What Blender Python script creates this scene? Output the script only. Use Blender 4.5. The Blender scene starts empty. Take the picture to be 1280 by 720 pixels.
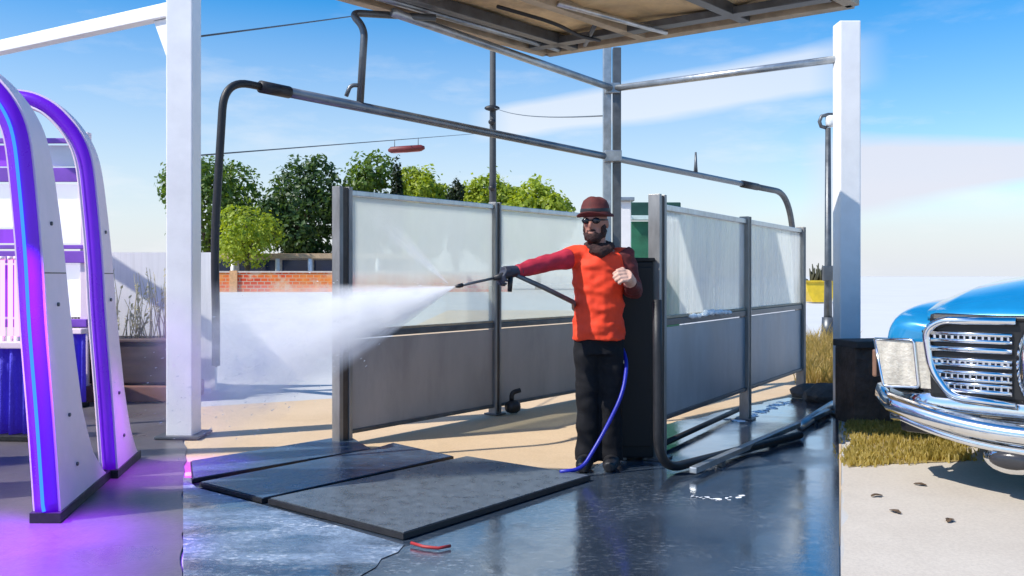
import bpy, bmesh, math, random
from mathutils import Vector, Matrix, Euler, noise as mnoise
random.seed(7)
S = bpy.context.scene
COL = S.collection
PI = math.pi
F = 1120.0; HZ = 345.0; CH = 1.27          # focal length (px of a 1280 wide frame), horizon row, eye height

def P(px, py, d): return Vector(((px-640)/F*d, d, CH+(HZ-py)/F*d))
def G(px, py, z=0.0):
    d = (CH-z)*F/(py-HZ); return Vector(((px-640)/F*d, d, z))
def V(*a): return Vector(a)

# ------------------------------------------------------------------ mesh helpers
class MB:
    def __init__(s): s.v = []; s.f = []; s.sm = []
    def add(s, vs, fs, smooth=False):
        b = len(s.v); s.v += [Vector(x) for x in vs]
        s.f += [tuple(b+i for i in f) for f in fs]; s.sm += [smooth]*len(fs)
        return s
    def box(s, c, size, ax=None, bev=0.0):
        """box centred at c; ax = (x axis, y axis, z axis)"""
        c = Vector(c); hx, hy, hz = (k/2 for k in size)
        X, Y, Z = ax or (V(1,0,0), V(0,1,0), V(0,0,1))
        bm = bmesh.new()
        bmesh.ops.create_cube(bm, size=1)
        for w in bm.verts: w.co = V(w.co.x*size[0], w.co.y*size[1], w.co.z*size[2])
        if bev > 0:
            bmesh.ops.bevel(bm, geom=list(bm.edges), offset=bev, segments=2, affect='EDGES', profile=.6)
        bm.verts.index_update()
        s.add([c+X*w.co.x+Y*w.co.y+Z*w.co.z for w in bm.verts], [[w.index for w in f.verts] for f in bm.faces])
        bm.free(); return s
    def bar(s, a, b, w, h, bev=0.0, up=V(0,0,1)):
        a = Vector(a); b = Vector(b); X = (b-a).normalized(); Y = up.cross(X)
        if Y.length < 1e-4: Y = V(0,1,0).cross(X)
        Y.normalize(); Z = X.cross(Y)
        return s.box((a+b)/2, ((b-a).length, w, h), (X, Y, Z), bev)
    def tube(s, pts, r, seg=10, caps=True, sx=1.0, sy=1.0):
        pts = [Vector(p) for p in pts]; n = len(pts)
        rs = r if isinstance(r, (list, tuple)) else [r]*n
        vs = []; fs = []; prev = None
        for i, p in enumerate(pts):
            t = (pts[min(i+1, n-1)]-pts[max(i-1, 0)]).normalized()
            if prev is None:
                u = t.cross(V(0,0,1))
                if u.length < 1e-3: u = t.cross(V(0,1,0))
            else: u = prev-t*prev.dot(t)
            u.normalize(); prev = u; w = t.cross(u)
            for k in range(seg):
                a = 2*PI*k/seg; vs.append(p+u*math.cos(a)*rs[i]*sx+w*math.sin(a)*rs[i]*sy)
        for i in range(n-1):
            for k in range(seg):
                k2 = (k+1) % seg; fs.append((i*seg+k, i*seg+k2, (i+1)*seg+k2, (i+1)*seg+k))
        if caps: fs.append(tuple(range(seg))[::-1]); fs.append(tuple((n-1)*seg+k for k in range(seg)))
        return s.add(vs, fs, True)
    def ell(s, c, r, seg=16, rings=10, ax=None):
        c = Vector(c); X, Y, Z = ax or (V(1,0,0), V(0,1,0), V(0,0,1)); vs = []; fs = []
        for i in range(1, rings):
            th = PI*i/rings
            for k in range(seg):
                a = 2*PI*k/seg
                vs.append(c+X*r[0]*math.sin(th)*math.cos(a)+Y*r[1]*math.sin(th)*math.sin(a)+Z*r[2]*math.cos(th))
        t = len(vs); vs += [c+Z*r[2], c-Z*r[2]]
        for i in range(rings-2):
            for k in range(seg):
                k2 = (k+1) % seg; fs.append((i*seg+k, (i+1)*seg+k, (i+1)*seg+k2, i*seg+k2))
        for k in range(seg):
            k2 = (k+1) % seg; fs.append((t, k, k2)); fs.append((t+1, (rings-2)*seg+k2, (rings-2)*seg+k))
        return s.add(vs, fs, True)
    def prism(s, prof, n, smooth=False):
        """closed polygon of 3-D points swept by vector n"""
        k = len(prof); prof = [Vector(p) for p in prof]; n = Vector(n)
        vs = prof+[p+n for p in prof]
        fs = [tuple(range(k))[::-1], tuple(range(k, 2*k))]+[(i, (i+1) % k, k+(i+1) % k, k+i) for i in range(k)]
        return s.add(vs, fs, smooth)
    def loft(s, rings, caps=True, smooth=True):
        n = len(rings[0]); vs = [p for r in rings for p in r]; fs = []
        for i in range(len(rings)-1):
            for k in range(n):
                k2 = (k+1) % n; fs.append((i*n+k, i*n+k2, (i+1)*n+k2, (i+1)*n+k))
        if caps: fs.append(tuple(range(n))[::-1]); fs.append(tuple((len(rings)-1)*n+k for k in range(n)))
        return s.add(vs, fs, smooth)
    def mesh(s, name):
        me = bpy.data.meshes.new(name); me.from_pydata([tuple(x) for x in s.v], [], s.f)
        me.polygons.foreach_set('use_smooth', s.sm)
        me.update(); return me
    def build(s, name, mat, parent=None, fix=True, local=False):
        o = Vector((0,0,0))
        if parent is not None and not local:
            r = parent
            while r.parent: r = r.parent
            inv = r.matrix_basis.inverted(); s.v = [inv @ x for x in s.v]
        me = s.mesh(name)
        if fix:
            bm = bmesh.new(); bm.from_mesh(me); bmesh.ops.recalc_face_normals(bm, faces=bm.faces); bm.to_mesh(me); bm.free()
        if mat: me.materials.append(mat)
        ob = bpy.data.objects.new(name, me); COL.objects.link(ob)
        if parent is not None: ob.parent = parent
        return ob

def bend(pts, r, n=6):
    """polyline with rounded corners"""
    pts = [Vector(p) for p in pts]; out = [pts[0]]
    for i in range(1, len(pts)-1):
        a, b, c = pts[i-1], pts[i], pts[i+1]
        u = (a-b); v = (c-b); k = min(r, u.length*.49, v.length*.49)
        p0 = b+u.normalized()*k; p1 = b+v.normalized()*k
        for j in range(n+1):
            t = j/n; out.append(p0*(1-t)**2+b*2*t*(1-t)+p1*t*t)
    out.append(pts[-1]); return out

def empty(name, loc, rotz=0.0):
    o = bpy.data.objects.new(name, None); COL.objects.link(o); o.location = loc; o.rotation_euler = (0,0,rotz); o.empty_display_size = .2
    bpy.context.view_layer.update(); return o
def tag(o, label=None, cat=None, group=None, kind=None):
    if label: o['label'] = label
    if cat: o['category'] = cat
    if group: o['group'] = group
    if kind: o['kind'] = kind
    return o
def thing(name, label, cat, loc=(0,0,0), rotz=0.0, group=None): return tag(empty(name, loc, rotz), label, cat, group)
def blend(mb, name, mat, parent, voxel=.01, smooth=4, fold=0.0, fscale=6.0):
    """one continuous skin over overlapping limbs"""
    ob = mb.build('tmp', None)
    m = ob.modifiers.new('r', 'REMESH'); m.mode = 'VOXEL'; m.voxel_size = voxel
    q = ob.modifiers.new('s', 'SMOOTH'); q.factor = .5; q.iterations = smooth
    dg = bpy.context.evaluated_depsgraph_get(); dg.update()
    me = bpy.data.meshes.new_from_object(ob.evaluated_get(dg)); me.name = name
    bpy.data.objects.remove(ob)
    if fold:
        no = [v.normal.copy() for v in me.vertices]
        for v, n in zip(me.vertices, no):
            c = v.co
            k = mnoise.noise(V(c.x*fscale, c.y*fscale, c.z*fscale*1.7))+.5*mnoise.noise(V(c.x*fscale*2.2+5, c.y*fscale*2.2, c.z*fscale*3.4))
            v.co = c+n*(fold*k)
    r = parent
    while r.parent: r = r.parent
    me.transform(r.matrix_basis.inverted())
    me.polygons.foreach_set('use_smooth', [True]*len(me.polygons))
    me.materials.clear(); me.materials.append(mat)
    o = bpy.data.objects.new(name, me); COL.objects.link(o); o.parent = parent; return o

# ------------------------------------------------------------------ materials
def N(nt, t, **k):
    n = nt.nodes.new(t)
    for a, b in k.items(): setattr(n, a, b)
    return n
def newmat(name):
    m = bpy.data.materials.new(name); m.use_nodes = True; nt = m.node_tree; nt.nodes.clear()
    out = N(nt, 'ShaderNodeOutputMaterial'); return m, nt, out
def noise_node(nt, scale, detail=5, rough=.6, vec=None, stretch=None):
    n = N(nt, 'ShaderNodeTexNoise'); n.inputs['Scale'].default_value = scale; n.inputs['Detail'].default_value = detail; n.inputs['Roughness'].default_value = rough
    if vec is None:
        vec = N(nt, 'ShaderNodeNewGeometry').outputs['Position']
    if stretch:
        mp = N(nt, 'ShaderNodeMapping'); mp.inputs['Scale'].default_value = stretch; nt.links.new(vec, mp.inputs['Vector']); vec = mp.outputs[0]
    nt.links.new(vec, n.inputs['Vector']); return n.outputs['Fac']
def ramp(nt, fac, stops):
    r = N(nt, 'ShaderNodeValToRGB'); e = r.color_ramp.elements
    while len(e) < len(stops): e.new(.5)
    for el, (p, c) in zip(e, stops):
        el.position = p; el.color = (c, c, c, 1) if isinstance(c, (int, float)) else (*c, 1)
    nt.links.new(fac, r.inputs[0]); return r.outputs[0]
def mixc(nt, fac, a, b, mode='MIX'):
    n = N(nt, 'ShaderNodeMix', data_type='RGBA', blend_type=mode)
    for s, x in ((0, fac), (6, a), (7, b)):
        if hasattr(x, 'links'): nt.links.new(x, n.inputs[s])
        elif isinstance(x, (int, float)): n.inputs[s].default_value = x
        else: n.inputs[s].default_value = (*x, 1)
    return n.outputs[2]
def math_(nt, op, a, b=0.0, c=0.0, clamp=False):
    n = N(nt, 'ShaderNodeMath', operation=op); n.use_clamp = clamp
    for i, x in enumerate((a, b, c)):
        if hasattr(x, 'links'): nt.links.new(x, n.inputs[i])
        else: n.inputs[i].default_value = x
    return n.outputs[0]
def bump(nt, bsdf, h, strength=.3, dist=.01):
    b = N(nt, 'ShaderNodeBump'); b.inputs['Strength'].default_value = strength; b.inputs['Distance'].default_value = dist
    nt.links.new(h, b.inputs['Height']); nt.links.new(b.outputs[0], bsdf.inputs['Normal'])
def M(name, col, rough=.55, metal=0.0, var=.18, scale=6.0, bmp=.15, bscale=60.0, bdist=.004, dirt=0.0, dirtcol=(.08,.07,.06), spec=.5, coat=0.0, stretch=None, rvar=.15, emit=None, es=1.0):
    m, nt, out = newmat(name); p = N(nt, 'ShaderNodeBsdfPrincipled')
    f = noise_node(nt, scale, 5, .6, stretch=stretch)
    c = mixc(nt, ramp(nt, f, [(.3, 0.0), (.7, 1.0)]), tuple(min(1, x*(1-var)) for x in col), tuple(min(1, x*(1+var)) for x in col))
    if dirt:
        g = noise_node(nt, scale*.45, 6, .7, stretch=stretch)
        c = mixc(nt, math_(nt, 'MULTIPLY', ramp(nt, g, [(.48, 0.0), (.68, 1.0)]), dirt), c, dirtcol)
    nt.links.new(c, p.inputs['Base Color'])
    p.inputs['Metallic'].default_value = metal; p.inputs['Specular IOR Level'].default_value = spec; p.inputs['Coat Weight'].default_value = coat; p.inputs['Coat Roughness'].default_value = .05
    rr = math_(nt, 'MULTIPLY_ADD', f, rvar*2, rough-rvar, clamp=True); nt.links.new(rr, p.inputs['Roughness'])
    if bmp: bump(nt, p, noise_node(nt, bscale, 3), bmp, bdist)
    if emit: p.inputs['Emission Color'].default_value = (*emit, 1); p.inputs['Emission Strength'].default_value = es
    nt.links.new(p.outputs[0], out.inputs[0]); return m
def emitter(name, col, s):
    m, nt, out = newmat(name); e = N(nt, 'ShaderNodeEmission'); e.inputs[0].default_value = (*col, 1); e.inputs[1].default_value = s
    nt.links.new(e.outputs[0], out.inputs[0]); return m
def leafmat(name, a, b):
    m, nt, out = newmat(name)
    f = noise_node(nt, .9, 4, .7); f2 = noise_node(nt, 7.0, 2)
    c = mixc(nt, ramp(nt, math_(nt, 'ADD', math_(nt, 'MULTIPLY', f, .6), math_(nt, 'MULTIPLY', f2, .4)), [(.36, 0.0), (.62, 1.0)]), a, b)
    d = N(nt, 'ShaderNodeBsdfPrincipled'); d.inputs['Roughness'].default_value = .45; d.inputs['Specular IOR Level'].default_value = .4; nt.links.new(c, d.inputs['Base Color'])
    t = N(nt, 'ShaderNodeBsdfTranslucent'); nt.links.new(mixc(nt, 1.0, c, (1.6, 1.5, .5), 'MULTIPLY'), t.inputs[0])
    x = N(nt, 'ShaderNodeMixShader'); x.inputs[0].default_value = .4; nt.links.new(d.outputs[0], x.inputs[1]); nt.links.new(t.outputs[0], x.inputs[2])
    nt.links.new(x.outputs[0], out.inputs[0]); return m
def frost(name, tint, milk, clear, streak=0.0, film=.35):
    """frosted, water-streaked acrylic sheet"""
    m, nt, out = newmat(name)
    pos = N(nt, 'ShaderNodeNewGeometry').outputs['Position']
    f = noise_node(nt, 2.2, 5, .65, pos, (1, 1, .5)); st = noise_node(nt, 5.0, 5, .7, pos, (2.2, 2.2, .16))
    tl = N(nt, 'ShaderNodeBsdfTranslucent'); tl.inputs[0].default_value = (*tint, 1)
    df = N(nt, 'ShaderNodeBsdfDiffuse'); df.inputs[0].default_value = (*tint, 1)
    mk = N(nt, 'ShaderNodeMixShader'); mk.inputs[0].default_value = .12; nt.links.new(tl.outputs[0], mk.inputs[1]); nt.links.new(df.outputs[0], mk.inputs[2])
    rf = N(nt, 'ShaderNodeBsdfRefraction'); rf.inputs['IOR'].default_value = 1.15; rf.inputs['Roughness'].default_value = .22; rf.inputs[0].default_value = (.9, .95, .93, 1)
    tr = N(nt, 'ShaderNodeBsdfTransparent'); tr.inputs[0].default_value = (.9, .95, .93, 1)
    a = N(nt, 'ShaderNodeMixShader'); a.inputs[0].default_value = clear; nt.links.new(rf.outputs[0], a.inputs[1]); nt.links.new(tr.outputs[0], a.inputs[2])
    b = N(nt, 'ShaderNodeMixShader')
    k = math_(nt, 'MULTIPLY_ADD', f, .16, milk-.08, clamp=True)
    sz = N(nt, 'ShaderNodeSeparateXYZ'); nt.links.new(pos, sz.inputs[0])
    k = math_(nt, 'ADD', k, math_(nt, 'MULTIPLY', ramp(nt, math_(nt, 'MULTIPLY_ADD', f, .12, math_(nt, 'SUBTRACT', sz.outputs[2], .55)), [(.66, 0.0), (.80, 1.0)]), film), clamp=True)
    if streak: k = math_(nt, 'ADD', k, math_(nt, 'MULTIPLY', ramp(nt, st, [(.42, 0.0), (.75, 1.0)]), streak), clamp=True)
    nt.links.new(k, b.inputs[0]); nt.links.new(a.outputs[0], b.inputs[1]); nt.links.new(mk.outputs[0], b.inputs[2])
    g = N(nt, 'ShaderNodeBsdfGlossy'); g.inputs['Roughness'].default_value = .12
    fr = N(nt, 'ShaderNodeFresnel'); fr.inputs[0].default_value = 1.35
    h = N(nt, 'ShaderNodeMixShader'); nt.links.new(math_(nt, 'MULTIPLY', fr.outputs[0], .22), h.inputs[0]); nt.links.new(b.outputs[0], h.inputs[1]); nt.links.new(g.outputs[0], h.inputs[2])
    nt.links.new(h.outputs[0], out.inputs[0]); return m

steel = M('galvanised steel', (.42,.45,.47), .38, .75, .2, 9, .1, 40, dirt=.35, dirtcol=(.16,.15,.14))
steel_d = M('weathered dark steel', (.13,.14,.15), .42, .6, .25, 8, .1, 50, dirt=.3)
postdark = M('brown stained channel', (.075,.06,.05), .5, .3, .3, 12)
alu = M('brushed aluminium', (.55,.56,.56), .35, .85, .15, 14, .08, 60, dirt=.3, dirtcol=(.25,.23,.2), stretch=(1,1,.2))
postalu = M('weathered aluminium', (.30,.295,.285), .45, .6, .2, 10, .1, 50, dirt=.4, dirtcol=(.12,.10,.085), stretch=(1,1,.3))
panelgrey = M('grey coated sheet', (.42,.38,.35), .5, .05, .14, 2.2, .05, 30, dirt=.35, dirtcol=(.1,.09,.085), stretch=(1,1,.35))
panellight = M('light grey sheet with water runs', (.40,.41,.42), .42, .1, .2, 2.6, .05, 30, dirt=.45, dirtcol=(.17,.17,.175), stretch=(1,1,.4))
black = M('black rubber', (.014,.014,.016), .5, 0, .3, 20, .2, 90)
blackpaint = M('black powder coat', (.008,.008,.009), .55, 0, .3, 10, .1, 120, spec=.3)
glassL = frost('frosted acrylic green tint', (.95,.98,.94), .16, .85, 0, .34)
glassR = frost('frosted acrylic icy', (.97,.99,1.0), .26, .9, .34, .14)
whitepaint = M('white painted steel', (.88,.87,.86), .4, 0, .05, 5, .05, 40, dirt=.12, dirtcol=(.55,.53,.5))
tanroof = M('tan roof sheet', (.86,.60,.33), .6, 0, .25, 3.2, .4, 9, .03, dirt=.55, dirtcol=(.16,.11,.07))
beamtan = M('aged tan beam', (.45,.36,.25), .55, .1, .25, 6, .2, 40, dirt=.4, dirtcol=(.12,.09,.06))

# ------------------------------------------------------------------ camera, sun, sky
cam = bpy.data.cameras.new('camera'); co = bpy.data.objects.new('camera', cam); COL.objects.link(co)
co.location = (0, 0, CH); co.rotation_euler = (PI/2, 0, 0)
cam.sensor_width = 36; cam.lens = F/1280*36; cam.shift_y = (HZ-360)/1280; cam.clip_end = 3000; cam.clip_start = .05
S.camera = co; S.render.resolution_x = 1024; S.render.resolution_y = 576
tosun = V(-.86, -.38, 1).normalized()
sl = bpy.data.lights.new('sun', 'SUN'); sl.energy = 5.0; sl.angle = math.radians(.5); sl.color = (1, .95, .87)
so = bpy.data.objects.new('sun', sl); COL.objects.link(so); so.location = (-20, 2, 40); so.rotation_euler = tosun.to_track_quat('Z', 'Y').to_euler()
w = bpy.data.worlds.new('World'); S.world = w; w.use_nodes = True; nt = w.node_tree; nt.nodes.clear()
wo = N(nt, 'ShaderNodeOutputWorld'); bg = N(nt, 'ShaderNodeBackground'); bg.inputs[1].default_value = .12
sky = N(nt, 'ShaderNodeTexSky', sky_type='NISHITA'); sky.sun_disc = False; sky.sun_elevation = math.asin(tosun.z); sky.sun_rotation = math.atan2(tosun.x, tosun.y)
sky.air_density = 1.0; sky.dust_density = .6; sky.ozone_density = 2.2; sky.altitude = 50
tc = N(nt, 'ShaderNodeTexCoord'); sep = N(nt, 'ShaderNodeSeparateXYZ'); nt.links.new(tc.outputs['Generated'], sep.inputs[0])
az = math_(nt, 'ARCTAN2', sep.outputs[0], sep.outputs[1]); el = math_(nt, 'ARCSINE', sep.outputs[2])
hsv = N(nt, 'ShaderNodeHueSaturation'); hsv.inputs['Saturation'].default_value = 1.55; hsv.inputs['Value'].default_value = 1.45; nt.links.new(sky.outputs[0], hsv.inputs['Color'])
cmb = N(nt, 'ShaderNodeCombineXYZ'); nt.links.new(math_(nt, 'MULTIPLY', az, 3.0), cmb.inputs[0]); nt.links.new(math_(nt, 'MULTIPLY', el, 11.0), cmb.inputs[1])
cf = noise_node(nt, 1.6, 7, .6, cmb.outputs[0])
wisp = math_(nt, 'MULTIPLY', ramp(nt, cf, [(.52, 0.0), (.80, .65)]), ramp(nt, el, [(.0, .9), (.19, .75), (.30, .15)]))
# one long lavender cloud bank low on the right, one pale streak in the middle
def streak(a0, a1, e0, slope, half, amt, taper):
    c = math_(nt, 'MULTIPLY_ADD', math_(nt, 'SUBTRACT', az, a0), slope, e0)
    hh = math_(nt, 'MULTIPLY_ADD', math_(nt, 'SUBTRACT', az, a0), taper, half)
    d = math_(nt, 'DIVIDE', math_(nt, 'ABSOLUTE', math_(nt, 'SUBTRACT', el, c)), hh)
    d = math_(nt, 'ADD', d, math_(nt, 'MULTIPLY_ADD', cf, .5, -.25))
    k = ramp(nt, d, [(.6, 1.0), (1.02, 0.0)])
    side = math_(nt, 'MULTIPLY', math_(nt, 'SMOOTH_MIN', math_(nt, 'DIVIDE', math_(nt, 'SUBTRACT', az, a0), .05, clamp=True), 1.0, .1), math_(nt, 'DIVIDE', math_(nt, 'SUBTRACT', a1, az), .08, clamp=True))
    return math_(nt, 'MULTIPLY', math_(nt, 'MULTIPLY', k, side), amt)
s1 = streak(.31, .80, .100, .05, .058, .9, -.17)
s2 = streak(-.05, .40, .165, .13, .02, .6, .03)
cl = math_(nt, 'MAXIMUM', wisp, s2)
azr = math_(nt, 'MULTIPLY_ADD', math_(nt, 'SMOOTH_MIN', math_(nt, 'MULTIPLY', math_(nt, 'SUBTRACT', az, .22), 6.0, clamp=True), 1.0, .1), -.55, 1.0)
hz0 = ramp(nt, el, [(.0, .95), (.05, .80), (.15, .46), (.30, .0)]); hz1 = math_(nt, 'MAXIMUM', math_(nt, 'MULTIPLY', hz0, azr), ramp(nt, el, [(.0, 1.0), (.05, .80), (.13, .0)]))
c0 = mixc(nt, hz1, hsv.outputs[0], (5.9, 6.2, 6.7))
c = mixc(nt, cl, c0, (7.5, 7.5, 7.6)); c = mixc(nt, s1, c, (6.0, 6.1, 6.9))
nt.links.new(c, bg.inputs[0]); nt.links.new(bg.outputs[0], wo.inputs[0])
S.view_settings.view_transform = 'Standard'; S.view_settings.look = 'None'; S.view_settings.exposure = .15; S.view_settings.gamma = 1
S.cycles.max_bounces = 8; S.cycles.volume_bounces = 6; S.cycles.transparent_max_bounces = 16; S.cycles.caustics_reflective = False; S.cycles.use_denoising = True
S.cycles.sample_clamp_indirect = 6

# ------------------------------------------------------------------ ground
def sheet(name, pts, z, mat, kind='structure', cuts=0):
    mb = MB(); mb.add([V(p[0], p[1], z) for p in pts], [tuple(range(len(pts)))])
    o = mb.build(name, mat, fix=False); o['kind'] = kind
    if o.data.polygons[0].normal.z < 0: o.data.flip_normals()
    return o
def ground_mat(name, a, b, rough=.8, scale=1.2, wet=None, fine=60, spots=.25, joint=None, streakdir=None, wetcol=.5, bdist=.004, foam=0.0):
    m, nt, out = newmat(name); p = N(nt, 'ShaderNodeBsdfPrincipled')
    f = noise_node(nt, scale, 6, .65); g = noise_node(nt, fine, 3, .7); h = noise_node(nt, scale*5, 5, .7)
    c = mixc(nt, ramp(nt, f, [(.3, 0.0), (.7, 1.0)]), a, b)
    c = mixc(nt, math_(nt, 'MULTIPLY', ramp(nt, g, [(.35, 1.0), (.6, 0.0)]), spots), c, tuple(x*.45 for x in a))
    c = mixc(nt, math_(nt, 'MULTIPLY', ramp(nt, h, [(.55, 0.0), (.75, 1.0)]), spots), c, tuple(x*.6 for x in a))
    if foam:
        fm = math_(nt, 'MULTIPLY', ramp(nt, noise_node(nt, 26, 4, .75, stretch=(1,1.6,1)), [(.53, 0.0), (.60, 1.0)]), ramp(nt, noise_node(nt, 1.7, 4), [(.40, 0.0), (.60, foam)])); c = mixc(nt, fm, c, (.78,.84,.90))
    r = rough; hgt = g
    if wet:
        wm = ramp(nt, noise_node(nt, wet[0], 5, .55, stretch=streakdir), [(wet[1], 0.0), (wet[2], 1.0)])
        c = mixc(nt, wm, c, mixc(nt, 1.0, c, (wetcol,)*3, 'MULTIPLY'))
        r = math_(nt, 'MULTIPLY_ADD', wm, wet[3]-rough, rough); nt.links.new(r, p.inputs['Roughness'])
        p.inputs['Specular IOR Level'].default_value = .9; p.inputs['IOR'].default_value = 1.5
        hgt = math_(nt, 'ADD', math_(nt, 'MULTIPLY', g, math_(nt, 'MULTIPLY_ADD', wm, -.85, 1.0)), math_(nt, 'MULTIPLY', noise_node(nt, 11.0, 3, .6), .35))
    else: p.inputs['Roughness'].default_value = rough
    nt.links.new(c, p.inputs['Base Color']); bump(nt, p, hgt, .5, bdist)
    if wet and len(wet) > 4:
        nt.links.new(math_(nt, 'MULTIPLY', wm, wet[4]), p.inputs['Coat Weight']); p.inputs['Coat Roughness'].default_value = .03; p.inputs['Coat IOR'].default_value = 1.7; nt.links.new(p.inputs['Normal'].links[0].from_socket, p.inputs['Coat Normal'])
    nt.links.new(p.outputs[0], out.inputs[0]); return m

pale = ground_mat('pale dry concrete', (.46,.46,.46), (.56,.56,.55), .85, .35, spots=.12)
tan = ground_mat('tan bay concrete', (.58,.42,.25), (.68,.51,.33), .7, .9, spots=.2)
wetdark = ground_mat('wet dark asphalt', (.028,.042,.066), (.075,.108,.155), .30, .9, (.8, .30, .52, .06, 1.0), 90, .3, wetcol=.8, foam=.18)
wetlight = ground_mat('wet grey concrete', (.12,.18,.27), (.28,.37,.48), .42, 2.2, (1.6, .45, .62, .06), 38, .55, streakdir=(.7, 2.2, 1), wetcol=.3, bdist=.01, foam=.6)
lilac = ground_mat('smooth grey concrete', (.085,.075,.08), (.13,.115,.125), .42, .8, (.9, .45, .7, .22), 50, .2, wetcol=.85)
apron = ground_mat('light concrete apron', (.50,.44,.37), (.60,.54,.46), .8, .8, spots=.2)
soil = ground_mat('dry soil', (.30,.22,.08), (.42,.32,.14), .95, 1.5, spots=.4)

sheet('ground', [(-900,-60), (900,-60), (900,1800), (-900,1800)], 0, pale)
def wob(pts, amp, step=.12, only=None):
    out = []
    for i, a in enumerate(pts):
        b = pts[(i+1) % len(pts)]; L = (b-a).length; n = max(1, int(min(L, 14)/step)) if (only is None or i in only) else 1
        nn = V(-(b-a).y, (b-a).x, 0).normalized()
        for k in range(n):
            q = a.lerp(b, k/n); w_ = math.sin(PI*k/n)**.4 if k else 0
            out.append(q+nn*amp*w_*(mnoise.noise(q*1.4)+.6*mnoise.noise(q*5)))
    return out
RL = lambda px, d: V((px-640)/F*d, d, 0)
# bay floor: tan concrete beyond the mats
def poly(*a): return [G(*p) for p in a]
sheet('bay_floor', [RL(231, 4.2), RL(231, 8.6), G(440, 497), G(470, 430), G(560, 388), G(770, 388), V(2.2, 14, 0), V(4.2, 11.2, 0), V(3.5, 9.5, 0), RL(1050, 4.2)], .004, tan)
sheet('wet_pavement', wob([RL(229, -1.5)+V(0,0,0), RL(229, 5.6), G(330,600), G(560,592), G(735,590), G(775,556), G(830,532), G(985,498), G(1048,503), RL(1054, 1.2), V(.9,-2,0), V(-.9,-2,0)], .10, .12, (4,5,6,7)), .008, wetdark)
sheet('wet_concrete', wob([RL(229, 1.5), RL(229, 5.62), G(246,612), G(330,634), G(505,684), G(470,712), G(360,800), V(-.5, 1.5, 0)], .16, .1, (4,5,6)), .012, wetlight)
sheet('pavement', wob([V(-12,-2,0), V(-12,9.9,0), V(-3.45,9.9,0), RL(231, 8.4), RL(229.5, 1.5), V(-.95,-2,0)], .05, .08, (3,)), .0105, lilac)
bright = ground_mat('sky-matched pale concrete', (.56,.56,.56), (.62,.62,.61), .85, .2, spots=.08)  # pale far sheet coloured to merge into the horizon sky
sheet('pale_lot', [V(3.75,10.4,0), RL(1020,18), RL(985,60), RL(985,1500), V(1500,1500,0), V(1500,12,0), V(9,10.4,0)], .0035, bright)
sheet('concrete_apron', wob([RL(1055, 1.2), RL(1055, 7.65), V(9, 9.2, 0), V(12, 4, 0), V(12,-2,0), V(.95,-2,0)], .035, .06, (0,)), .0125, apron)
sheet('verge', wob([G(1060,532), G(1185,524), G(1210,578), G(1060,587)], .07, .05), .0165, soil)
sheet('verge', [G(1004,432), G(1062,430), G(1062,494), G(1001,492)], .0165, soil)

# ------------------------------------------------------------------ rubber mats at the bay mouth
matcol = M('wet black rubber mat', (.095,.115,.135), .30, 0, .35, 14, .6, 70, .006, dirt=.5, dirtcol=(.12,.14,.16))
matblue = M('soaked rubber mat', (.05,.085,.14), .22, 0, .35, 10, .6, 60, .006, dirt=.4, dirtcol=(.10,.14,.19))
def mat_slab(corners, h, mt, label):
    c = sum(corners, V(0,0,0))/len(corners)
    t = thing('rubber_mat', label, 'mat', (c.x, c.y, .012), 0, 'rubber mats across the wash bay entrance')
    mb = MB(); n = len(corners); ins = [c+(p-c)*.985 for p in corners]
    mb.prism([V(p.x, p.y, .013) for p in corners], (0,0,h)); mb.build('rim', black, t)
    top = MB(); top.prism([V(p.x, p.y, .013+h-.004) for p in ins], (0,0,.009)); top.build('tread', mt, t)
mat_slab(poly((238,583), (436,550), (464,567), (240,606)), .020, matblue, 'long narrow slab for the shaded blue wet floor, in front of the left screen')  # slab in place of a shaded wet floor band reflecting sky
mat_slab(poly((249,611), (327,632), (567,577), (492,560), (470,567)), .023, matblue, 'middle rubber mat with a darker dry corner near the screen foot')
mat_slab(poly((335,633), (504,678), (738,603), (584,578)), .028, matcol, 'nearest grey rubber mat with thick black edge, left of the person')

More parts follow.
